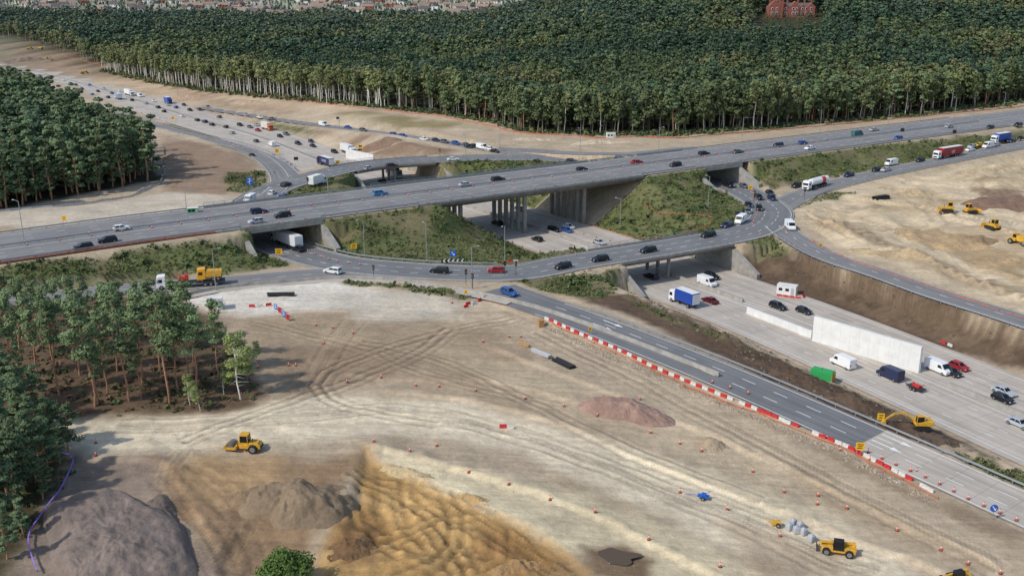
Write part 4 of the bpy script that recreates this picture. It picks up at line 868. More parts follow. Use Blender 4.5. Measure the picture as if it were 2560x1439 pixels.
def lorry(L,cab,box,kind='box',h=3.9,text=None):
    xf=L/2; c,g=cabm(xf); parts=[('cab',c,(0,0,0),cab),('window',g,(0,0,0))]
    ch=MB(); ch.box((-.4,0,.85),(L-1.0,1.0,.3)); ch.box((xf-3.2,0,.75),(1.0,2.2,.5)); parts.append(('chassis',ch.mesh('chassis',['dark']),(0,0,0)))
    gap=2.35 if L<12 else 3.0; x1=xf-gap; x0=-xf; b=MB()
    if kind=='tank':
        b.cyl((x0,0,2.35),(x1,0,2.35),1.15,1.15,16); b.box(((x0+x1)/2,0,3.5),((x1-x0)*.8,.6,.1)); bm_=b.mesh('tank',['paint']); parts.append(('tank',bm_,(0,0,0),box))
        s_=MB(); s_.cyl((x0+2,0,2.35),(x0+4.2,0,2.35),1.17,1.17,16); parts.append(('band',s_.mesh('band',['red']),(0,0,0)))
    elif kind=='flat':
        b.box(((x0+x1)/2,0,1.05),(x1-x0,2.5,.25)); parts.append(('bed',b.mesh('bed',['dark']),(0,0,0)))
    else:
        b.box(((x0+x1)/2,0,(h+1.1)/2),(x1-x0,2.5,h-1.1)); parts.append(('cargo_box',b.mesh('cargo_box',['paint'],bevel=.05),(0,0,0),box))
        r=MB(); r.box(((x0+x1)/2,0,h+.02),(x1-x0-.1,2.42,.05)); parts.append(('roof',r.mesh('roof',['white']),(0,0,0)))
        f=MB(); f.box((x0-.02,0,2.4),(.05,2.3,2.5)); parts.append(('door',f.mesh('door',['white']),(0,0,0)))
    xs=[xf-1.1]+([-xf+1.6] if L<9.5 else ([-xf+1.4,-xf+2.6] if L<12 else [xf-4.2,-xf+2,-xf+3.3,-xf+4.6]))
    for x in xs:
        for s_ in (-1,1): parts.append(('wheel',WT,(x,s_*1.05,.52)))
    if text:
        cu=bpy.data.curves.new('t','FONT'); cu.body=text[0]; cu.size=text[1]; cu.align_x='CENTER'; cu.extrude=.01; cu.materials.append(MT['white'])
        to=bpy.data.objects.new('tmp',cu); COL.objects.link(to); bpy.context.view_layer.update(); me=bpy.data.meshes.new_from_object(to.evaluated_get(bpy.context.evaluated_depsgraph_get())); bpy.data.objects.remove(to)
        for s_ in (1,-1):
            m2=me.copy(); m2.transform(Matrix.Translation(((x0+x1)/2,-s_*1.28,1.9))@Matrix.Rotation(0 if s_>0 else math.pi,4,'Z')@Matrix.Rotation(math.pi/2,4,'X')); parts.append(('lettering',m2,(0,0,0)))
    return parts
rword={'M25':'motorway','A3':'elevated dual carriageway','RING':'roundabout','S1':'slip road','S2':'slip road','S3':'slip road','S4':'slip road','S5':'slip road','S5c':'slip road','S6':'slip road','S7':'slip road'}
def onroad(a,b_,road,up=.6):
    A=ALLR[road][0]; z=A[:,2].mean() if road!='A3' else 7
    for _ in range(10):
        p=U(a,b_,z+up); i=int(np.argmin((A[:,0]-p[0])**2+(A[:,1]-p[1])**2)); z=.5*z+.5*A[i,2]
    p=U(a,b_,z+up); i=min(max(i,1),len(A)-2); t=A[i+1]-A[i-1]; return p[0],p[1],z+zo[road],math.atan2(t[1],t[0]),t
CN={'black':(34,35,38),'white':(232,232,230),'silver':(176,180,184),'grey':(96,99,104),'blue':(44,88,156),'navy':(38,46,78),'red':(160,36,38),'maroon':(104,30,36),'teal':(60,106,106),'yellow':(225,180,40),'lightblue':(66,136,190)}
def V_(a,b_,kind,col,road,sg,parts=None,label=None,cat_=None,name=None,up=.6):
    x,y,z,rz,_=onroad(a,b_,road,up)
    if sg<0: rz+=math.pi
    g='vehicles in the junction traffic'
    if kind in CARS or kind=='van':
        small=b_<400; lab=f"{col} {kind if kind=='van' else kind+' car'} travelling on the {rword[road]}"; ct='van' if kind=='van' else 'car'
        if small: O(ct,CARFAR[kind] if kind in CARS else VANFAR,label=lab,cat_=ct,group=g,loc=(x,y,z),rz=rz,color=CN[col])
        else: thing(ct,lab,ct,CARS[kind] if kind in CARS else VAN,(x,y,z),rz,g,CN[col])
    else: return thing(name or 'lorry',label,cat_ or 'lorry',parts,(x,y,z),rz,g)
h_,s_,e_='hatchback','saloon','estate'
VL_=[(190,212,h_,'navy','M25',1),(225,213,h_,'blue','M25',1),(205,222,s_,'black','M25',1),(230,236,h_,'lightblue','M25',-1),(270,243,e_,'black','M25',-1),(440,268,h_,'blue','M25',-1),(475,275,e_,'black','M25',1),(500,274,h_,'black','M25',1),(520,267,s_,'grey','M25',1),(493,300,h_,'black','M25',-1),(512,304,e_,'navy','M25',-1),(548,292,h_,'grey','M25',-1),(530,311,s_,'black','M25',-1),(565,317,h_,'black','M25',-1),(600,312,e_,'black','M25',1),(625,317,h_,'grey','M25',1),(645,325,s_,'red','M25',1),(642,312,h_,'silver','M25',1),(680,362,'van','white','M25',-1),(700,340,h_,'black','M25',1),(716,335,e_,'grey','M25',1),(745,358,e_,'black','M25',1),(778,353,h_,'navy','M25',1),(782,364,s_,'black','M25',1),(836,379,e_,'black','M25',1),(420,262,h_,'silver','M25',1),(385,252,h_,'white','M25',1),(350,240,'van','white','M25',1),(300,228,h_,'white','M25',1),(260,222,s_,'silver','M25',1),(160,200,h_,'white','M25',1),(40,176,'van','white','M25',1),(130,192,h_,'black','M25',1),(395,268,e_,'black','M25',-1),(60,183,h_,'black','M25',1),
(580,332,h_,'silver','M25',-1),(640,352,h_,'grey','M25',-1),(460,262,h_,'navy','M25',1),(330,250,h_,'black','M25',-1),(365,258,s_,'silver','M25',-1),(245,228,h_,'black','M25',1),(280,233,e_,'grey','M25',1),(410,278,h_,'black','M25',-1),(455,290,s_,'white','M25',-1),(175,208,h_,'silver','M25',1),(100,190,e_,'grey','M25',1),
(955,452,h_,'black','M25',-1),(1080,450,h_,'black','M25',1),(990,440,'van','silver','M25',1),(1243,557,e_,'black','M25',-1),(1343,597,h_,'black','M25',-1),(1385,573,e_,'black','M25',1),(1418,575,h_,'blue','M25',1),(1422,566,h_,'white','M25',1),(1498,605,s_,'silver','M25',1),(1300,522,h_,'navy','M25',1),
(1628,690,e_,'black','M25',-1),(1780,690,e_,'black','M25',1),(1767,707,'van','white','M25',1),(1775,750,s_,'maroon','M25',-1),(1945,765,e_,'black','M25',1),(2010,776,h_,'black','M25',1),(2107,908,'van','white','M25',-1),(2345,922,'van','white','M25',1),(2398,915,h_,'red','M25',1),(2510,977,s_,'silver','M25',1),(2507,995,h_,'black','M25',1),(2548,1057,s_,'silver','M25',1),(2380,930,h_,'black','M25',1),
(208,617,e_,'black','A3',-1),(268,600,e_,'black','A3',-1),(304,570,h_,'white','A3',1),(640,553,h_,'silver','A3',-1),(706,538,e_,'black','A3',-1),(647,528,e_,'navy','A3',1),(950,483,e_,'lightblue','A3',1),(1165,461,s_,'silver','A3',1),(1245,448,e_,'black','A3',1),(1455,423,h_,'black','A3',1),(1592,405,s_,'red','A3',1),(1688,412,e_,'black','A3',-1),(1845,379,s_,'grey','A3',1),(1945,363,e_,'navy','A3',-1),(2025,370,s_,'white','A3',-1),(2007,357,h_,'blue','A3',1),(1760,384,e_,'black','A3',1),(2245,345,h_,'blue','A3',-1),(2143,337,'van','teal','A3',1),(2373,316,h_,'silver','A3',1),(2545,312,e_,'black','A3',-1),(2185,324,s_,'silver','A3',1),(2475,318,h_,'black','A3',-1),
(1098,676,e_,'black','RING',1),(832,677,e_,'white','RING',1),(1240,675,h_,'red','RING',1),(1407,665,e_,'black','RING',1),(1500,647,e_,'black','RING',1),(1620,625,e_,'black','RING',1),(1770,587,e_,'black','RING',1),(1852,552,'van','white','RING',1),(1850,537,h_,'black','RING',1),(1818,563,e_,'navy','RING',1),(1872,512,h_,'black','RING',1),(1898,520,e_,'black','RING',1),(1870,528,h_,'grey','RING',1),(1897,493,e_,'black','RING',1),(1925,482,h_,'black','RING',1),(1930,495,e_,'navy','RING',1),(1860,465,h_,'grey','RING',1),(1820,463,'van','black','RING',1),(745,622,e_,'black','RING',1),(715,461,e_,'black','RING',1),(980,414,e_,'black','RING',1),(1133,398,s_,'white','RING',1),(922,420,h_,'silver','RING',1),(707,492,e_,'blue','RING',1),(680,482,h_,'white','RING',1),(630,388,s_,'black','S5',-1),(625,500,'van','white','S5c',1),
(1975,567,'van','white','S4',1),(1273,730,e_,'blue','S1',1),(1430,403,e_,'black','RING',1),(1550,395,h_,'grey','S7',1),
(2300,400,h_,'black','S3',-1),(2228,409,'van','white','S3',-1),(2215,424,s_,'silver','S3',-1),(2122,437,e_,'navy','S3',-1),(1990,463,e_,'black','S3',-1),(2425,374,s_,'white','S3',-1),(2430,366,h_,'silver','S3',-1),(2447,362,h_,'yellow','S3',-1),(2470,366,'van','white','S3',-1),(2490,362,h_,'silver','S3',-1),(2530,352,h_,'navy','S3',-1),(2552,346,e_,'black','S3',-1),(2190,424,h_,'black','S3',-1)]
for i,(a,b_) in enumerate([(840,305),(870,318),(908,325),(985,336),(1008,340),(1060,347),(1090,350),(1112,354),(1140,358),(1165,361),(1172,366),(1186,365),(1205,369),(1226,372),(1236,377),(615,286),(650,293),(680,297),(808,312)]):
    VL_.append((a,b_,'van' if i in(12,18) else R.choice([h_,s_,e_]),'white' if i in (12,18) else R.choice(['black','navy','silver','blue','grey','black','white']),'S6',1))
for v in VL_: V_(*v)
V_(1710,745,'l','','M25',-1,lorry(8.6,(235,235,235),(36,72,160)),'white cab box lorry with blue curtain sides on motorway',up=1.6)
V_(2370,382,'l','','S3',-1,lorry(16,(235,235,235),(150,28,42),h=4.1,text=('up',2.3)),'articulated lorry with dark red trailer and white lettering',up=1.8)
V_(2040,458,'l','','S3',-1,lorry(13.5,(235,235,235),(235,235,232),'tank'),'white tanker lorry with red band on slip road',up=1.6)
V_(813,403,'l','','M25',-1,lorry(12.5,(30,38,80),(28,38,88),text=('WHITE',1.4)),'dark blue box lorry with white lettering on motorway',up=1.8)
V_(870,373,'l','','M25',1,lorry(12.5,(235,235,235),(225,225,225)),'white box lorry passing the panel wall on motorway',up=1.8)
V_(323,232,'l','','M25',1,lorry(15,(235,235,235),(230,230,230)),'white articulated lorry travelling on the motorway',up=1.8)
V_(296,242,'l','','M25',-1,lorry(9,(235,235,235),(120,150,190)),'light blue box lorry travelling on the motorway',up=1.6)
V_(420,252,'l','','M25',1,lorry(9,(40,70,150),(50,90,180)),'blue box lorry travelling on the motorway',up=1.6)
V_(668,317,'l','','M25',1,lorry(10,(225,120,50),(215,210,200)),'lorry with orange cab travelling on the motorway',up=1.6)
V_(2502,345,'l','','S3',-1,lorry(11,(235,235,235),(40,80,160)),'blue sided lorry queueing on the slip road',up=1.8)
V_(793,453,'l','','RING',1,lorry(8,(235,235,235),(232,232,232)),'white box lorry crossing the roundabout bridge',up=1.6)
V_(716,598,'l','','RING',1,lorry(13.5,(200,200,200),(225,225,225)),'white articulated lorry emerging from the underpass',up=1.8)
V_(985,433,'l','','M25',1,lorry(9,(120,120,125),(70,70,75)),'dark box lorry below the roundabout bridge',up=1.4)
V_(478,706,'l','','S2',-1,lorry(15.5,(238,238,238),(0,0,0),'flat'),'white low loader lorry carrying plant on slip road',name='low_loader',up=.9)
x,y,z,rz,_=onroad(478,706,'S2',.9); rz+=math.pi; dx,dy=math.cos(rz),math.sin(rz)
def tipper():
    c,g=cabm(2.9); c2=MB(); c2.prism([(-2.9,1.0),(-3.1,2.5),(.7,2.7),(.7,1.0)],-1.2,1.2); ch=MB(); ch.box((-.2,0,.75),(5.8,1,.3))
    P=[('cab',c,(0,0,0),(232,165,30)),('window',g,(0,0,0)),('tipper_body',c2.mesh('tipper_body',['yellow'],bevel=.05),(0,0,0)),('chassis',ch.mesh('chassis',['dark']),(0,0,0))]
    for a in (1.8,-1.0,-2.1):
        for s2 in (-1,1): P.append(('wheel',WT,(a,s2*1.0,.52)))
    return P
thing('tipper_lorry','yellow tipper lorry standing on the low loader bed','lorry',tipper(),(x-dx*4.2,y-dy*4.2,z+1.19),rz,scale=.95)
mb=MB(); mb.box((0,0,.9),(2.2,1.3,.7)); mb.box((-.7,0,1.5),(.8,1.2,.6)); mb.cyl((.4,0,1.2),(1.2,0,2.1),.1,.08,6); mb.cyl((1.2,0,2.1),(1.8,0,1.2),.08,.06,6)
thing('forklift','compact red machine on the low loader bed','forklift',[('body',mb.mesh('body',['red'],bevel=.05),(0,0,0))]+[('wheel',WC,(a,s2*.7,.34)) for a in (-.7,.7) for s2 in (-1,1)],(x+dx*1.6,y+dy*1.6,z+1.19),rz)
# ---------------------------------------------------------------- plant
def tracks(L,w,g,r):
    out=[]
    for s2 in (-1,1):
        mb=MB(); P=[(-L/2+r*.4,0),(L/2-r*.4,0),(L/2,r*.6),(L/2-.1,r*1.5),(L/2-r,r*2),(-L/2+r,r*2),(-L/2+.1,r*1.5),(-L/2,r*.6)]
        mb.prism(P,s2*g-w/2,s2*g+w/2); 
        for x in np.linspace(-L/2+r,L/2-r,5): mb.cyl((x,s2*g-w/2-.03,r*.8),(x,s2*g+w/2+.03,r*.8),r*.45,r*.45,8,1)
        out.append(('track',mb.mesh('track',['tyre','dark']),(0,0,0)))
    return out
def cab(c,d,mt='yellow'):
    g=MB(); g.box(c,d,0,(.88,.92)); f=MB(); x,y,z=d[0]/2,d[1]/2,d[2]/2
    for a in (-x,x):
        for b_ in (-y,y): f.cyl((c[0]+a,c[1]+b_,c[2]-z),(c[0]+a*.88,c[1]+b_*.92,c[2]+z),.06,.06,6)
    f.box((c[0],c[1],c[2]+z+.06),(d[0]*.98,d[1]*1.02,.14)); f.box((c[0],c[1],c[2]-z+.15),(d[0]+.06,d[1]+.06,.4))
    return [('window',g.mesh('window',['glass']),(0,0,0)),('cab_frame',f.mesh('cab_frame',[mt]),(0,0,0))]
def roller():
    P=[]; mb=MB(); mb.cyl((2.2,-1.05,.75),(2.2,1.05,.75),.75,.75,24); P.append(('drum',mb.mesh('drum',['concdark']),(0,0,0)))
    mb=MB(); mb.box((2.2,-1.2,.8),(1.9,.15,.4)); mb.box((2.2,1.2,.8),(1.9,.15,.4)); mb.box((1.2,0,.85),(.3,2.5,.5)); mb.box((3.15,0,.8),(.15,2.5,.35)); mb.box((.9,0,.9),(.7,.7,.4)); P.append(('front_frame',mb.mesh('ff',['yellow']),(0,0,0)))
    mb=MB(); mb.prism([(.6,.7),(.6,1.35),(-.9,1.45),(-1.0,1.75),(-2.6,1.6),(-2.9,1.2),(-2.9,.7)],-.85,.85); P.append(('body',mb.mesh('body',['yellow'],bevel=.06),(0,0,0)))
    mb=MB(); mb.box((-1.9,0,1.55),(1.3,1.2,.14)); mb.box((-2.93,0,1.0),(.06,1.4,.45)); P.append(('grille',mb.mesh('grille',['black']),(0,0,0)))
    P+=cab((-.15,0,2.15),(1.4,1.5,1.5)); w=wheel(.75,.6)
    for s2 in (-1,1): P.append(('wheel',w,(-1.7,s2*.95,.75)))
    mb=MB(); mb.cyl((-1.5,.3,1.7),(-1.5,.3,2.4),.06,.06,6); P.append(('exhaust',mb.mesh('ex',['dark']),(0,0,0))); return P
p=hit(613,1128); thing('road_roller','yellow single drum road roller on the pale haul road','roller',roller(),p,math.pi-.1,scale=.95)
def tele():
    P=[]; mb=MB(); mb.prism([(-2.6,.6),(-2.7,1.3),(-1.2,1.45),(1.6,1.0),(2.3,.9),(2.3,.6)],-.9,.9); P.append(('body',mb.mesh('body',['yellow'],bevel=.06),(0,0,0)))
    P+=cab((-.1,.5,1.75),(1.5,.9,1.4),'black'); mb=MB(); mb.cyl((-2.4,-.35,1.75),(2.4,-.35,1.45),.22,.2,4); mb.cyl((2.3,-.35,1.5),(2.9,-.35,.7),.15,.13,4); mb.box((-2.3,-.35,1.6),(.5,.5,.6)); P.append(('boom',mb.mesh('boom',['yellow']),(0,0,0)))
    mb=MB(); mb.box((3.0,0,.65),(.1,1.9,.8)); mb.box((3.5,-.5,.25),(1.1,.14,.08)); mb.box((3.5,.5,.25),(1.1,.14,.08)); P.append(('fork',mb.mesh('fork',['dark']),(0,0,0)))
    mb=MB(); mb.box((-.3,-.8,1.2),(2.2,.5,.55)); P.append(('engine_cover',mb.mesh('ec',['black'],bevel=.05),(0,0,0)))
    w=wheel(.62,.45)
    for a in (-1.7,1.6):
        for s2 in (-1,1): P.append(('wheel',w,(a,s2*1.0,.62)))
    return P
p=hit(2092,1382); thing('telehandler','yellow telehandler with black cab on sandy ground','telehandler',tele(),p,math.radians(165),scale=.92)
p=hit(2385,1462); thing('telehandler','yellow telehandler partly seen on sandy ground','telehandler',tele(),p,math.radians(200),scale=.9)
def excav():
    P=tracks(3.6,.55,1.1,.42); mb=MB(); mb.cyl((0,0,.8),(0,0,1.05),.7,.7,14); mb.prism([(-2.0,1.05),(-2.1,1.9),(-.6,2.0),(1.2,1.7),(1.3,1.05)],-1.25,1.25); P.append(('body',mb.mesh('body',['yellow'],bevel=.07),(0,0,0)))
    P+=cab((.45,.72,2.15),(1.5,.95,1.5)); mb=MB(); mb.cyl((1.0,-.2,1.5),(3.2,-.2,3.2),.26,.24,4); mb.cyl((3.2,-.2,3.2),(5.2,-.2,2.9),.24,.2,4); P.append(('boom',mb.mesh('boom',['yellow']),(0,0,0)))
    mb=MB(); mb.cyl((5.0,-.2,3.0),(6.9,-.2,1.6),.2,.16,4); P.append(('arm',mb.mesh('arm',['yellow']),(0,0,0)))
    mb=MB(); mb.cyl((1.6,-.2,1.3),(3.3,-.2,2.7),.07,.07,6); mb.cyl((3.6,-.2,3.4),(5.2,-.2,3.2),.07,.07,6); P.append(('hydraulic_ram',mb.mesh('hr',['steel']),(0,0,0)))
    mb=MB(); mb.prism([(6.7,1.7),(7.3,1.6),(7.5,.9),(7.0,.4),(6.5,.7)],-.75,.35); P.append(('bucket',mb.mesh('bucket',['yellow'],bevel=.03),(0,0,0))); return P
EX=excav(); p=hit(2300,1072); thing('excavator','yellow tracked excavator with outstretched arm on dark soil','excavator',EX,p,math.radians(178),scale=.92)
def dozer():
    P=tracks(3.6,.6,1.05,.5); mb=MB(); mb.prism([(-1.9,.7),(-1.9,1.5),(-.3,1.55),(1.7,1.5),(1.9,1.2),(1.9,.7)],-.75,.75); P.append(('body',mb.mesh('body',['yellow'],bevel=.06),(0,0,0)))
    P+=cab((-.7,0,2.25),(1.4,1.4,1.4)); mb=MB(); mb.prism([(2.5,.1),(2.7,.1),(2.55,.7),(2.75,1.3),(2.6,1.3),(2.4,.7)],-1.75,1.75); mb.box((1.6,1.15,.55),(1.9,.18,.25)); mb.box((1.6,-1.15,.55),(1.9,.18,.25)); P.append(('blade',mb.mesh('blade',['yellow']),(0,0,0)))
    mb=MB(); mb.cyl((1.0,.3,1.5),(1.0,.3,2.3),.07,.07,6); P.append(('exhaust',mb.mesh('ex',['dark']),(0,0,0))); return P
DZ=dozer()
for a,b_,r in ((2367,530,2.9),(2425,533,.3),(2480,573,1.9)): thing('bulldozer','yellow tracked bulldozer working on pale quarry ground','bulldozer',DZ,hit(a,b_),r,'bulldozers on the earthworks',scale=1.0)
def dumper():
    P=[]; mb=MB(); mb.prism([(1.4,.9),(1.4,1.8),(2.8,1.7),(4.0,1.5),(4.2,.9)],-1.1,1.1); P.append(('bonnet',mb.mesh('bonnet',['yellow'],bevel=.08),(0,0,0))); P+=cab((2.0,0,2.3),(1.4,1.5,1.4))
    mb=MB(); mb.prism([(-4.2,1.9),(-3.2,1.1),(.9,1.2),(1.2,2.9),(-3.9,2.6)],-1.45,1.45); P.append(('tipper_body',mb.mesh('tb',['yellow'],bevel=.05),(0,0,0))); w=wheel(.8,.6)
    for a in (2.9,-1.2,-2.9):
        for s2 in (-1,1): P.append(('wheel',w,(a,s2*1.15,.8)))
    return P
DP=dumper(); thing('dump_truck','yellow articulated dump truck on pale quarry ground','dump truck',DP,hit(2553,612),2.2,scale=.9)
for a,b_,r in ((75,124,.2),(100,124,2.8),(212,186,.5)): thing('dump_truck','yellow articulated dump truck beside the distant works','dump truck',DP,hit(a,b_),r,scale=.8)
for a,b_,r in ((118,150,1.2),(130,152,2.),(905,376,2.6)): thing('excavator','yellow tracked excavator beside the motorway works','excavator',EX,hit(a,b_),r,scale=.8)
def cabin(L,w,h,mt,roofm='white'):
    mb=MB(); mb.box((0,0,h/2+.1),(L,w,h)); P=[('wall',mb.mesh('wall',[mt],bevel=.04),(0,0,0))]
    mb=MB(); mb.box((0,0,h+.16),(L+.1,w+.1,.1)); P.append(('roof',mb.mesh('roof',[roofm]),(0,0,0)))
    for x in (-L*.3,L*.05):
        mb=MB(); mb.box((x,-w/2-.02,h*.62),(.9,.05,.7)); P.append(('window',mb.mesh('window',['glass']),(0,0,0)))
    mb=MB(); mb.box((L*.33,-w/2-.02,h*.47),(.8,.05,h*.8)); P.append(('door',mb.mesh('door',['grey']),(0,0,0))); return P
p=hit(1967,735); thing('site_cabin','white welfare cabin ringed by red barriers','cabin',cabin(4.8,2.4,2.3,'white'),p,math.radians(-28))
RB=MB(); RB.box((0,0,.14),(1.3,.4,.28),0,(.95,.7)); RB.box((0,0,.44),(1.26,.16,.36)); RBm={'red':RB.mesh('barrier_block',['red']),'white':RB.mesh('barrier_block',['pwhite'])}
def rbar(p,rz,k): O('plastic_barrier',RBm[k],label=f'{k} water filled plastic road barrier',cat_='barrier',group='plastic road barriers',loc=p,rz=rz)
for dx_,dy_,r in ((-2.5,-2.2,-.49),(-1.1,-2.9,-.49),(.3,-3.6,-.49),(1.7,-4.1,-.49),(3.4,-3.4,1.0),(3.6,-1.8,1.0)): 
    q=(p[0]+dx_,p[1]+dy_); rbar((q[0],q[1],tz(*q)),r,'red')
A=resamp(np.array([hit(a,b_) for a,b_ in [(1368,800),(1440,833),(1530,870),(1640,923),(1720,958),(1810,993),(1900,1030),(2000,1073),(2120,1120),(2200,1162),(2280,1203),(2345,1240)]]),1.34)
n_b=len(A)
for i in range(n_b-1):
    t_=A[i+1]-A[i]
    k='red' if i%2 else 'white'
    if i>n_b*.62: k='white' if (i//2)%2==0 else 'red'
    if R.random()<.05: continue
    rbar((A[i,0]+R.uniform(-.12,.12),A[i,1]+R.uniform(-.12,.12),tz(A[i,0],A[i,1])),math.atan2(t_[1],t_[0])+R.uniform(-.12,.12),k)
for L in ([(630,768),(655,768),(672,765)],[(1170,762),(1195,755),(1210,745)],[(1258,1070),(1275,1070)],[(2358,860),(2375,866)],[(1275,655),(1290,655)],[(1165,768),(1185,762)]):
    A=resamp(np.array([hit(*q) for q in L]),1.5)
    for i in range(len(A)): 
        j=min(i,len(A)-2); t_=A[j+1]-A[j]; rbar(tuple(A[i]),math.atan2(t_[1],t_[0]),'red' if i%2==0 else 'white')
x,y,z=U(2055,952,-7); mb=MB(); mb.box((0,0,1.2),(4.4,2.1,2.3)); P=[('wall',mb.mesh('wall',['green'],bevel=.05),(0,0,0))]
mb=MB(); mb.box((0,0,2.4),(4.2,1.9,.12)); mb.box((-.8,0,2.5),(1.2,.8,.15)); P.append(('roof',mb.mesh('roof',['green']),(0,0,0)))
mb=MB(); mb.box((2.23,0,1.2),(.06,2.0,2.1),0)
for k_ in range(5):
    for s2 in (-1,1):
        z0=.25+k_*.42; mb.add([(2.28,0,z0+.35),(2.28,0,z0+.15),(2.28,s2*.95,z0-.05 if z0>.3 else .2),(2.28,s2*.95,z0+.15)],[(0,1,2,3)],1)
P.append(('chevron_panel',mb.mesh('chev',['sign_y','black']),(0,0,0))); mb=MB(); mb.box((-.4,0,.08),(4.9,1.8,.16)); P.append(('base',mb.mesh('base',['dark']),(0,0,0)))
thing('generator_unit','bright green plant unit with yellow black chevron end','generator',P,(x,y,z),math.radians(-38))
V_(2225,938,'van','navy','M25',-1)
x,y,z,rz,_=onroad(2290,968,'M25',.5); mb=MB(); mb.box((0,0,.6),(3.6,1.8,.12)); mb.box((2.2,0,.55),(1,.1,.1)); P=[('bed',mb.mesh('bed',['dark']),(0,0,0))]
mb=MB(); mb.box((-.3,0,.95),(1.3,.8,.5)); mb.box((.5,.2,1.1),(.4,.4,.7)); mb.cyl((-.9,-.4,1.0),(-1.6,-.4,1.6),.1,.08,6); P.append(('load',mb.mesh('load',['red'],bevel=.04),(0,0,0)))
for s2 in (-1,1): P+= [('wheel',WC,(-.4,s2*.95,.34)),('wheel',WC,(.4,s2*.95,.34))]
thing('trailer','small flat trailer loaded with red machinery','trailer',P,(x,y,z),rz+math.pi,group='vehicles in the junction traffic')
p=hit(483,532); thing('site_tank','white and green site container by the carriageway','container',cabin(3.4,1.8,1.5,'green','white'),p,.3,scale=.85)
p=hit(540,772); thing('site_cabin','small white site cabin partly behind pines','cabin',cabin(3,2.2,2.4,'white'),p,.2)
p=hit(1527,345); thing('site_cabin','small white cabin near the wood edge','cabin',cabin(4,2.2,2.2,'white'),p,.1)
p=hit(1352,815); mb=MB(); mb.box((0,0,.75),(1.2,1.2,1.5)); 
for k_ in range(3): mb.box((0,-.62,.3+k_*.5),(1.2,.05,.3)); mb.box((-.62,0,.3+k_*.5),(.05,1.2,.3))
O('wooden_crate',mb.mesh('crate',['wood'],bevel=.02),label='pale plywood box standing at the barrier end',cat_='crate',loc=p,rz=.3)
def pipes(a,b_,L,r,rz,n,mt,label):
    p=hit(a,b_); e=O('pipe_stack',None,label=label,cat_='pipes',loc=p,rz=rz)
    for i in range(n):
        for j in range(2 if i<n-1 else 1):
            mb=MB(); mb.cyl((-L/2+R.uniform(-.3,.3),(i-n/2)*r*2.1+j*r,r+j*r*1.75),(L/2,(i-n/2)*r*2.1+j*r,r+j*r*1.75),r,r,10); O('pipe',mb.mesh('pipe',[mt]),parent=e)
pipes(703,738,6,.16,.05,5,'black','bundle of black plastic pipes on pale ground'); pipes(1412,912,5.5,.17,-.95,5,'black','bundle of black plastic pipes on bare earth'); pipes(2200,497,6,.3,.5,4,'black','bundle of black plastic pipes on quarry ground')
pipes(1355,885,5,.15,-.85,4,'grey','stack of grey ducting on bare earth'); pipes(1310,862,3,.15,-.7,2,'wood','short stack of timber battens on earth')
for a,b_ in ((1972,1325),(1990,1332),(2008,1338),(2028,1352),(1982,1312),(2000,1322)):
    mb=MB(); mb.box((0,0,.5),(.95,.95,1.0),0,(.85,.85)); mb.box((0,0,1.05),(.6,.6,.2),0,(.4,.4)); O('bulk_bag',mb.mesh('bulk_bag',['grey'],bevel=.12,smooth=True),label='filled grey bulk bag on sandy ground',cat_='bag',group='bulk bags beside the telehandler',loc=hit(a,b_),rz=R.uniform(0,1))
p=hit(1758,1248); mb=MB(); mb.box((0,0,.6),(1.9,1.0,.2)); mb.box((.1,0,.9),(.8,.6,.5)); mb.cyl((-.9,0,.6),(-3.0,0,.5),.06,.05,6); mb.cyl((.6,.3,1.0),(1.1,.3,1.6),.06,.06,6)
thing('towed_pump','small blue towed pump with drawbar','pump',[('body',mb.mesh('body',['blue'],bevel=.03),(0,0,0)),('wheel',WC,(0,.6,.34)),('wheel',WC,(0,-.6,.34))],p,-.35,scale=.9)
p=hit(1940,1316); mb=MB(); mb.box((0,0,.5),(1.4,.8,.5)); mb.cyl((-.7,0,.6),(-1.9,0,1.1),.07,.06,6); thing('plate_compactor','small yellow compaction machine on sandy ground','compactor',[('body',mb.mesh('body',['yellow'],bevel=.05),(0,0,0)),('wheel',WC,(.3,.5,.34)),('wheel',WC,(.3,-.5,.34))],p,-.3)
# ---------------------------------------------------------------- street furniture
mb=MB(); mb.cyl((0,0,0),(0,0,10),.11,.07,8); PO=mb.mesh('pole',['steel']); mb=MB(); mb.cyl((0,0,9.9),(1.3,0,10.2),.05,.04,6); AR=mb.mesh('arm',['steel']); mb=MB(); mb.box((1.6,0,10.2),(.7,.28,.14),0,(.8,.7)); LA=mb.mesh('lamp',['grey'])
for a,b_ in [(1067,655),(60,600),(470,560),(912,645),(1180,720),(540,727),(1855,352),(1646,385),(1797,330),(2385,300),(2220,312),(2508,280),(1450,382),(1550,575),(2050,330),(1250,372),(822,510),(1262,660),(1770,520),(770,350),(850,330),(445,240),(230,190),(1165,400),(2000,310),(2300,305)]:
    thing('street_lamp','tall galvanised street lamp column with single arm','street lamp',[('pole',PO,(0,0,0)),('arm',AR,(0,0,0)),('lamp',LA,(0,0,0))],hit(a,b_),R.uniform(0,6.28),'street lamps of the junction')
mb=MB(); mb.cyl((0,0,0),(0,0,3.6),.06,.06,8); TP=mb.mesh('pole',['dark']); mb=MB(); mb.box((0,0,3.2),(.3,.4,1.1)); mb.box((.17,0,3.2),(.04,.6,1.25)); TH_=mb.mesh('head',['black']); LM=[]
for i,k_ in enumerate(('red','sign_y','green')):
    mb=MB(); mb.cyl((.2,0,3.55-i*.35),(.24,0,3.55-i*.35),.11,.11,10); LM.append(('lens',mb.mesh('lens',[k_]),(0,0,0)))
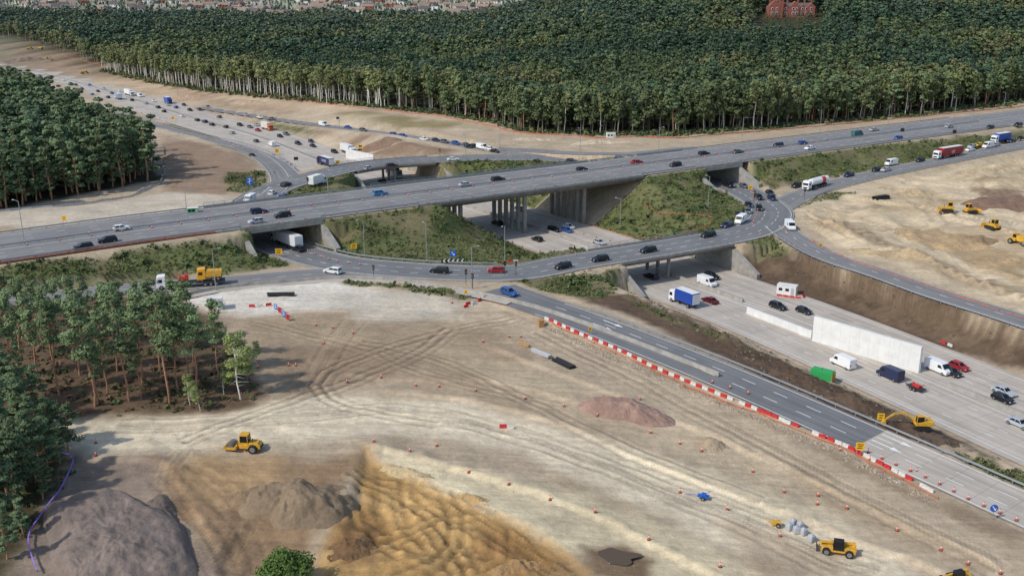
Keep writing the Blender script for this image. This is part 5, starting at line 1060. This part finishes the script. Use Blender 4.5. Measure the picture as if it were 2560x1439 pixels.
for a,b_,r in [(1290,690,3.6),(1182,722,4),(1165,712,5),(935,700,4.2),(1262,690,5.5),(1885,505,4.5),(1815,505,4),(2010,500,0),(770,470,4),(1910,455,4),(1100,395,4),(640,470,5)]:
    thing('traffic_light','black traffic light on a dark pole','traffic light',[('pole',TP,(0,0,0)),('head',TH_,(0,0,0))]+LM,hit(a,b_),r,'traffic lights of the roundabout')
def sign(a,b_,w,h,z0,mt,rz=0,label='',sym=None,name='road_sign',at=None):
    p=at or hit(a,b_); e=O(name,None,label=label,cat_='sign',loc=p,rz=rz)
    mb=MB(); 
    for s2 in (-.35,.35): mb.cyl((s2*w,0.06,0),(s2*w,.06,z0+h),.05,.05,6)
    O('post',mb.mesh('post',['steel']),parent=e); mb=MB(); mb.box((0,0,z0+h/2),(w,.06,h)); O('board',mb.mesh('board',[mt]),parent=e)
    if sym=='lines':
        mb=MB(); mb.box((0,-.04,z0+h*.75),(w*.7,.02,h*.1)); mb.box((0,-.04,z0+h*.5),(w*.5,.02,h*.1)); mb.box((-.05*w,-.04,z0+h*.25),(w*.6,.02,h*.1)); O('symbol',mb.mesh('symbol',['black' if mt!='blue' else 'white']),parent=e)
    if sym=='map':
        mb=MB(); mb.box((0,-.04,z0+h*.45),(w*.08,.02,h*.7)); mb.box((w*.15,-.04,z0+h*.6),(w*.35,.02,h*.08)); mb.box((-w*.15,-.04,z0+h*.4),(w*.3,.02,h*.08)); mb.box((0,-.04,z0+h*.85),(w*.5,.02,h*.06)); O('symbol',mb.mesh('symbol',['white']),parent=e)
    if sym=='arrow':
        mb=MB(); mb.add([(-.3*w,-.04,z0+h*.75),(-.2*w,-.04,z0+h*.82),(.15*w,-.04,z0+h*.4),(.25*w,-.04,z0+h*.5),(.28*w,-.04,z0+h*.15),(-.05*w,-.04,z0+h*.22),(.05*w,-.04,z0+h*.32)],[(0,1,2,3,4,5,6)]); O('symbol',mb.mesh('symbol',['white']),parent=e)
for a,b_,w,h in [(698,645,1.8,1.5),(885,632,1.6,1.4),(433,305,2,1.6),(693,388,2,1.8),(162,560,1.4,1.4),(2148,1140,1.4,1.3),(908,430,1.6,1.4),(845,415,1.8,1.4),(1165,745,.8,.8),(1875,480,1.4,1.2),(1475,838,.7,.8),(2050,625,1,.8),(2200,1062,1.2,1.2)]:
    sign(a,b_,w,h,1.0,'sign_y',R.uniform(-.2,.2),'yellow temporary road works sign on steel legs','lines')
sign(625,470,2.2,2.6,1.0,'blue',.1,'blue motorway direction sign with white diagram','map'); sign(741,412,1.8,1.3,2.0,'black',.2,'black variable message sign board on posts'); sign(845,308,1.6,1.2,1,'black',0,'black variable message sign board on posts')
sign(2255,335,1.6,1.4,1,'black',0,'black variable message sign board on posts'); sign(2385,340,1.6,1.4,1,'black',0,'black variable message sign board on posts')
p=hit(2480,1300); mb=MB(); mb.cyl((0,0,0),(0,.0,2.2),.05,.05,6); e=O('arrow_sign',None,label='round blue traffic arrow sign on a post',cat_='sign',loc=p); O('post',mb.mesh('post',['steel']),parent=e); mb=MB(); mb.cyl((0,-.08,1.9),(0,-.03,1.9),.6,.6,20); O('board',mb.mesh('board',['blue']),parent=e)
mb=MB(); mb.add([(-.32,-.1,2.2),(-.2,-.1,2.3),(.12,-.1,1.82),(.28,-.1,1.95),(.32,-.1,1.5),(-.08,-.1,1.62),(.04,-.1,1.72)],[(0,1,2,3,4,5,6)]); O('symbol',mb.mesh('symbol',['white']),parent=e)
p=hit(1132,662); e=O('chevron_sign',None,label='long black and white chevron board on the island',cat_='sign',loc=p,rz=.05)
mb=MB(); 
for x in (-2,0,2): mb.cyl((x,.08,-.2),(x,.08,1.6),.05,.05,6)
O('post',mb.mesh('post',['steel']),parent=e); mb=MB(); mb.box((0,0,1.1),(5.8,.06,1.0)); O('board',mb.mesh('board',['black']),parent=e)
for i in range(5):
    x=-2.2+i*1.15; mb=MB(); mb.add([(x+.5,-.045,1.55),(x+.1,-.045,1.55),(x-.35,-.045,1.1),(x+.1,-.045,.65),(x+.5,-.045,.65),(x+.05,-.045,1.1)],[(0,1,2,5),(5,2,3,4)]); O('chevron',mb.mesh('chevron',['white']),parent=e)
sign(1133,660,1.5,1.5,2.0,'blue',0,'square blue sign with white arrow above chevrons','arrow')
for i in range(4):
    sign(690+i*10,775+i*9,1.1,1.2,.2,'blue' if i%2==0 else 'red',-.7,'small coloured site notice panel on short legs','lines',name='notice_board')
mb=MB(); mb.box((0,0,.04),(.42,.42,.08),0); mb.cyl((0,0,.08),(0,0,.42),.17,.1,10,1,False); mb.cyl((0,0,.42),(0,0,.62),.1,.065,10,2,False); mb.cyl((0,0,.62),(0,0,.85),.065,.03,10,1); CM=mb.mesh('traffic_cone',['dark','cone','white'])
def cone(p,g,s=1.05): O('traffic_cone',CM,label='orange and white traffic cone standing upright',cat_='traffic cone',group=g,loc=p,scale=s)
for a,b_ in [(883,835),(790,815),(832,822),(740,915),(722,915),(810,860),(868,958),(953,945),(1040,965),(1098,967),(1190,978),(1313,998),(1410,1017),(1493,1040),(1626,1082),(1754,1130),(1208,855),(1273,843),(1302,843),(1025,1130),(935,1105),(1092,1115),(1272,1215),(1375,1250),(1488,1283),(1172,1185),(1700,1233),(1818,1275),(2043,1262),(2175,1150),(1882,1180),(2117,1273),(2242,1327),(2352,1378),(1600,1000),(1800,1418),(1622,1350),(240,1107),(645,920),(1130,758),(1950,1340),(2045,1240),(2290,1180),(2100,1128),(240,1140),(1700,1110),(1960,1230),(2420,1410),(2500,1435)]:
    cone(hit(a,b_),'cones on the cleared site')
A=resamp(np.array([hit(a,b_) for a,b_ in [(2170,1135),(2240,1165),(2330,1205),(2430,1255),(2540,1305)]]),2.4)
for p in A: cone((p[0],p[1],tz(p[0],p[1])+.16),'cones along the slip road')
for L,st in (([(1780,960),(1870,988)],2.5),([(770,632),(830,655),(900,665)],3),([(1900,590),(1950,600),(1985,620)],3),([(1380,560),(1470,590),(1560,612)],5),([(1180,560),(1260,595),(1330,632)],6),([(1880,565),(1900,520),(1880,480)],4),([(470,325),(560,352),(640,380)],8),([(1350,630),(1440,640)],3)):
    A=resamp(np.array([hit(a,b_) for a,b_ in L]),st)
    for p in A: cone((p[0],p[1],tz(p[0],p[1])+.17),'cones along the roads')
for o in (-1.3,1.4,-13.6):
    for p in offs(A3s(-60,300,7.5),o): cone((p[0],p[1],p[2]+.07),'cones along the dual carriageway')
for o in (-16.0,15.9):
    for p in offs(sub(M25,650,1180,11),o): 
        if p[1]<600: cone((p[0],p[1],p[2]+.02),'cones along the motorway')
p=hit(1530,1395); mb=MB(); v=[(p[0]+math.cos(a)*(3.4+.7*math.sin(3*a)+.4*math.sin(7*a)),p[1]+math.sin(a)*(2.0+.4*math.sin(5*a)),0) for a in np.linspace(0,6.283,40,endpoint=False)]
zz=max(tz(q[0],q[1]) for q in v)*.45+min(tz(q[0],q[1]) for q in v)*.55+.08; mb.add([(a,b_,zz) for a,b_,_ in v],[tuple(range(40))]); O('water',mb.mesh('water',['heap_w']),kind='structure')
# ---------------------------------------------------------------- light and camera
w=bpy.data.worlds.new('World'); sc.world=w; w.use_nodes=True; t=w.node_tree; sky=t.nodes.new('ShaderNodeTexSky'); sky.sky_type='NISHITA'; sky.sun_disc=False
SD=Vector((-.72,-.42,.0)).normalized(); el=math.radians(44); sd_=Vector((SD.x*math.cos(el),SD.y*math.cos(el),math.sin(el)))
sky.sun_elevation=el; sky.sun_rotation=math.atan2(sd_.x,sd_.y); t.links.new(sky.outputs[0],t.nodes['Background'].inputs[0]); t.nodes['Background'].inputs[1].default_value=.15
sl=bpy.data.lights.new('sun','SUN'); sl.energy=2.75; sl.angle=math.radians(2.0); sl.color=(1,.955,.885); so=bpy.data.objects.new('sun',sl); COL.objects.link(so); so.rotation_euler=(-sd_).to_track_quat('-Z','Y').to_euler(); so.location=(0,0,200)
cam=bpy.data.cameras.new('camera'); cam.sensor_width=36; cam.lens=36*FL/2560; cam.clip_start=1; cam.clip_end=20000; co=bpy.data.objects.new('camera',cam); COL.objects.link(co); co.location=(0,0,CAMH); co.rotation_euler=(math.pi/2-TH,0,0); sc.camera=co
sc.view_settings.view_transform='Standard'; sc.view_settings.look='None'; sc.view_settings.exposure=0
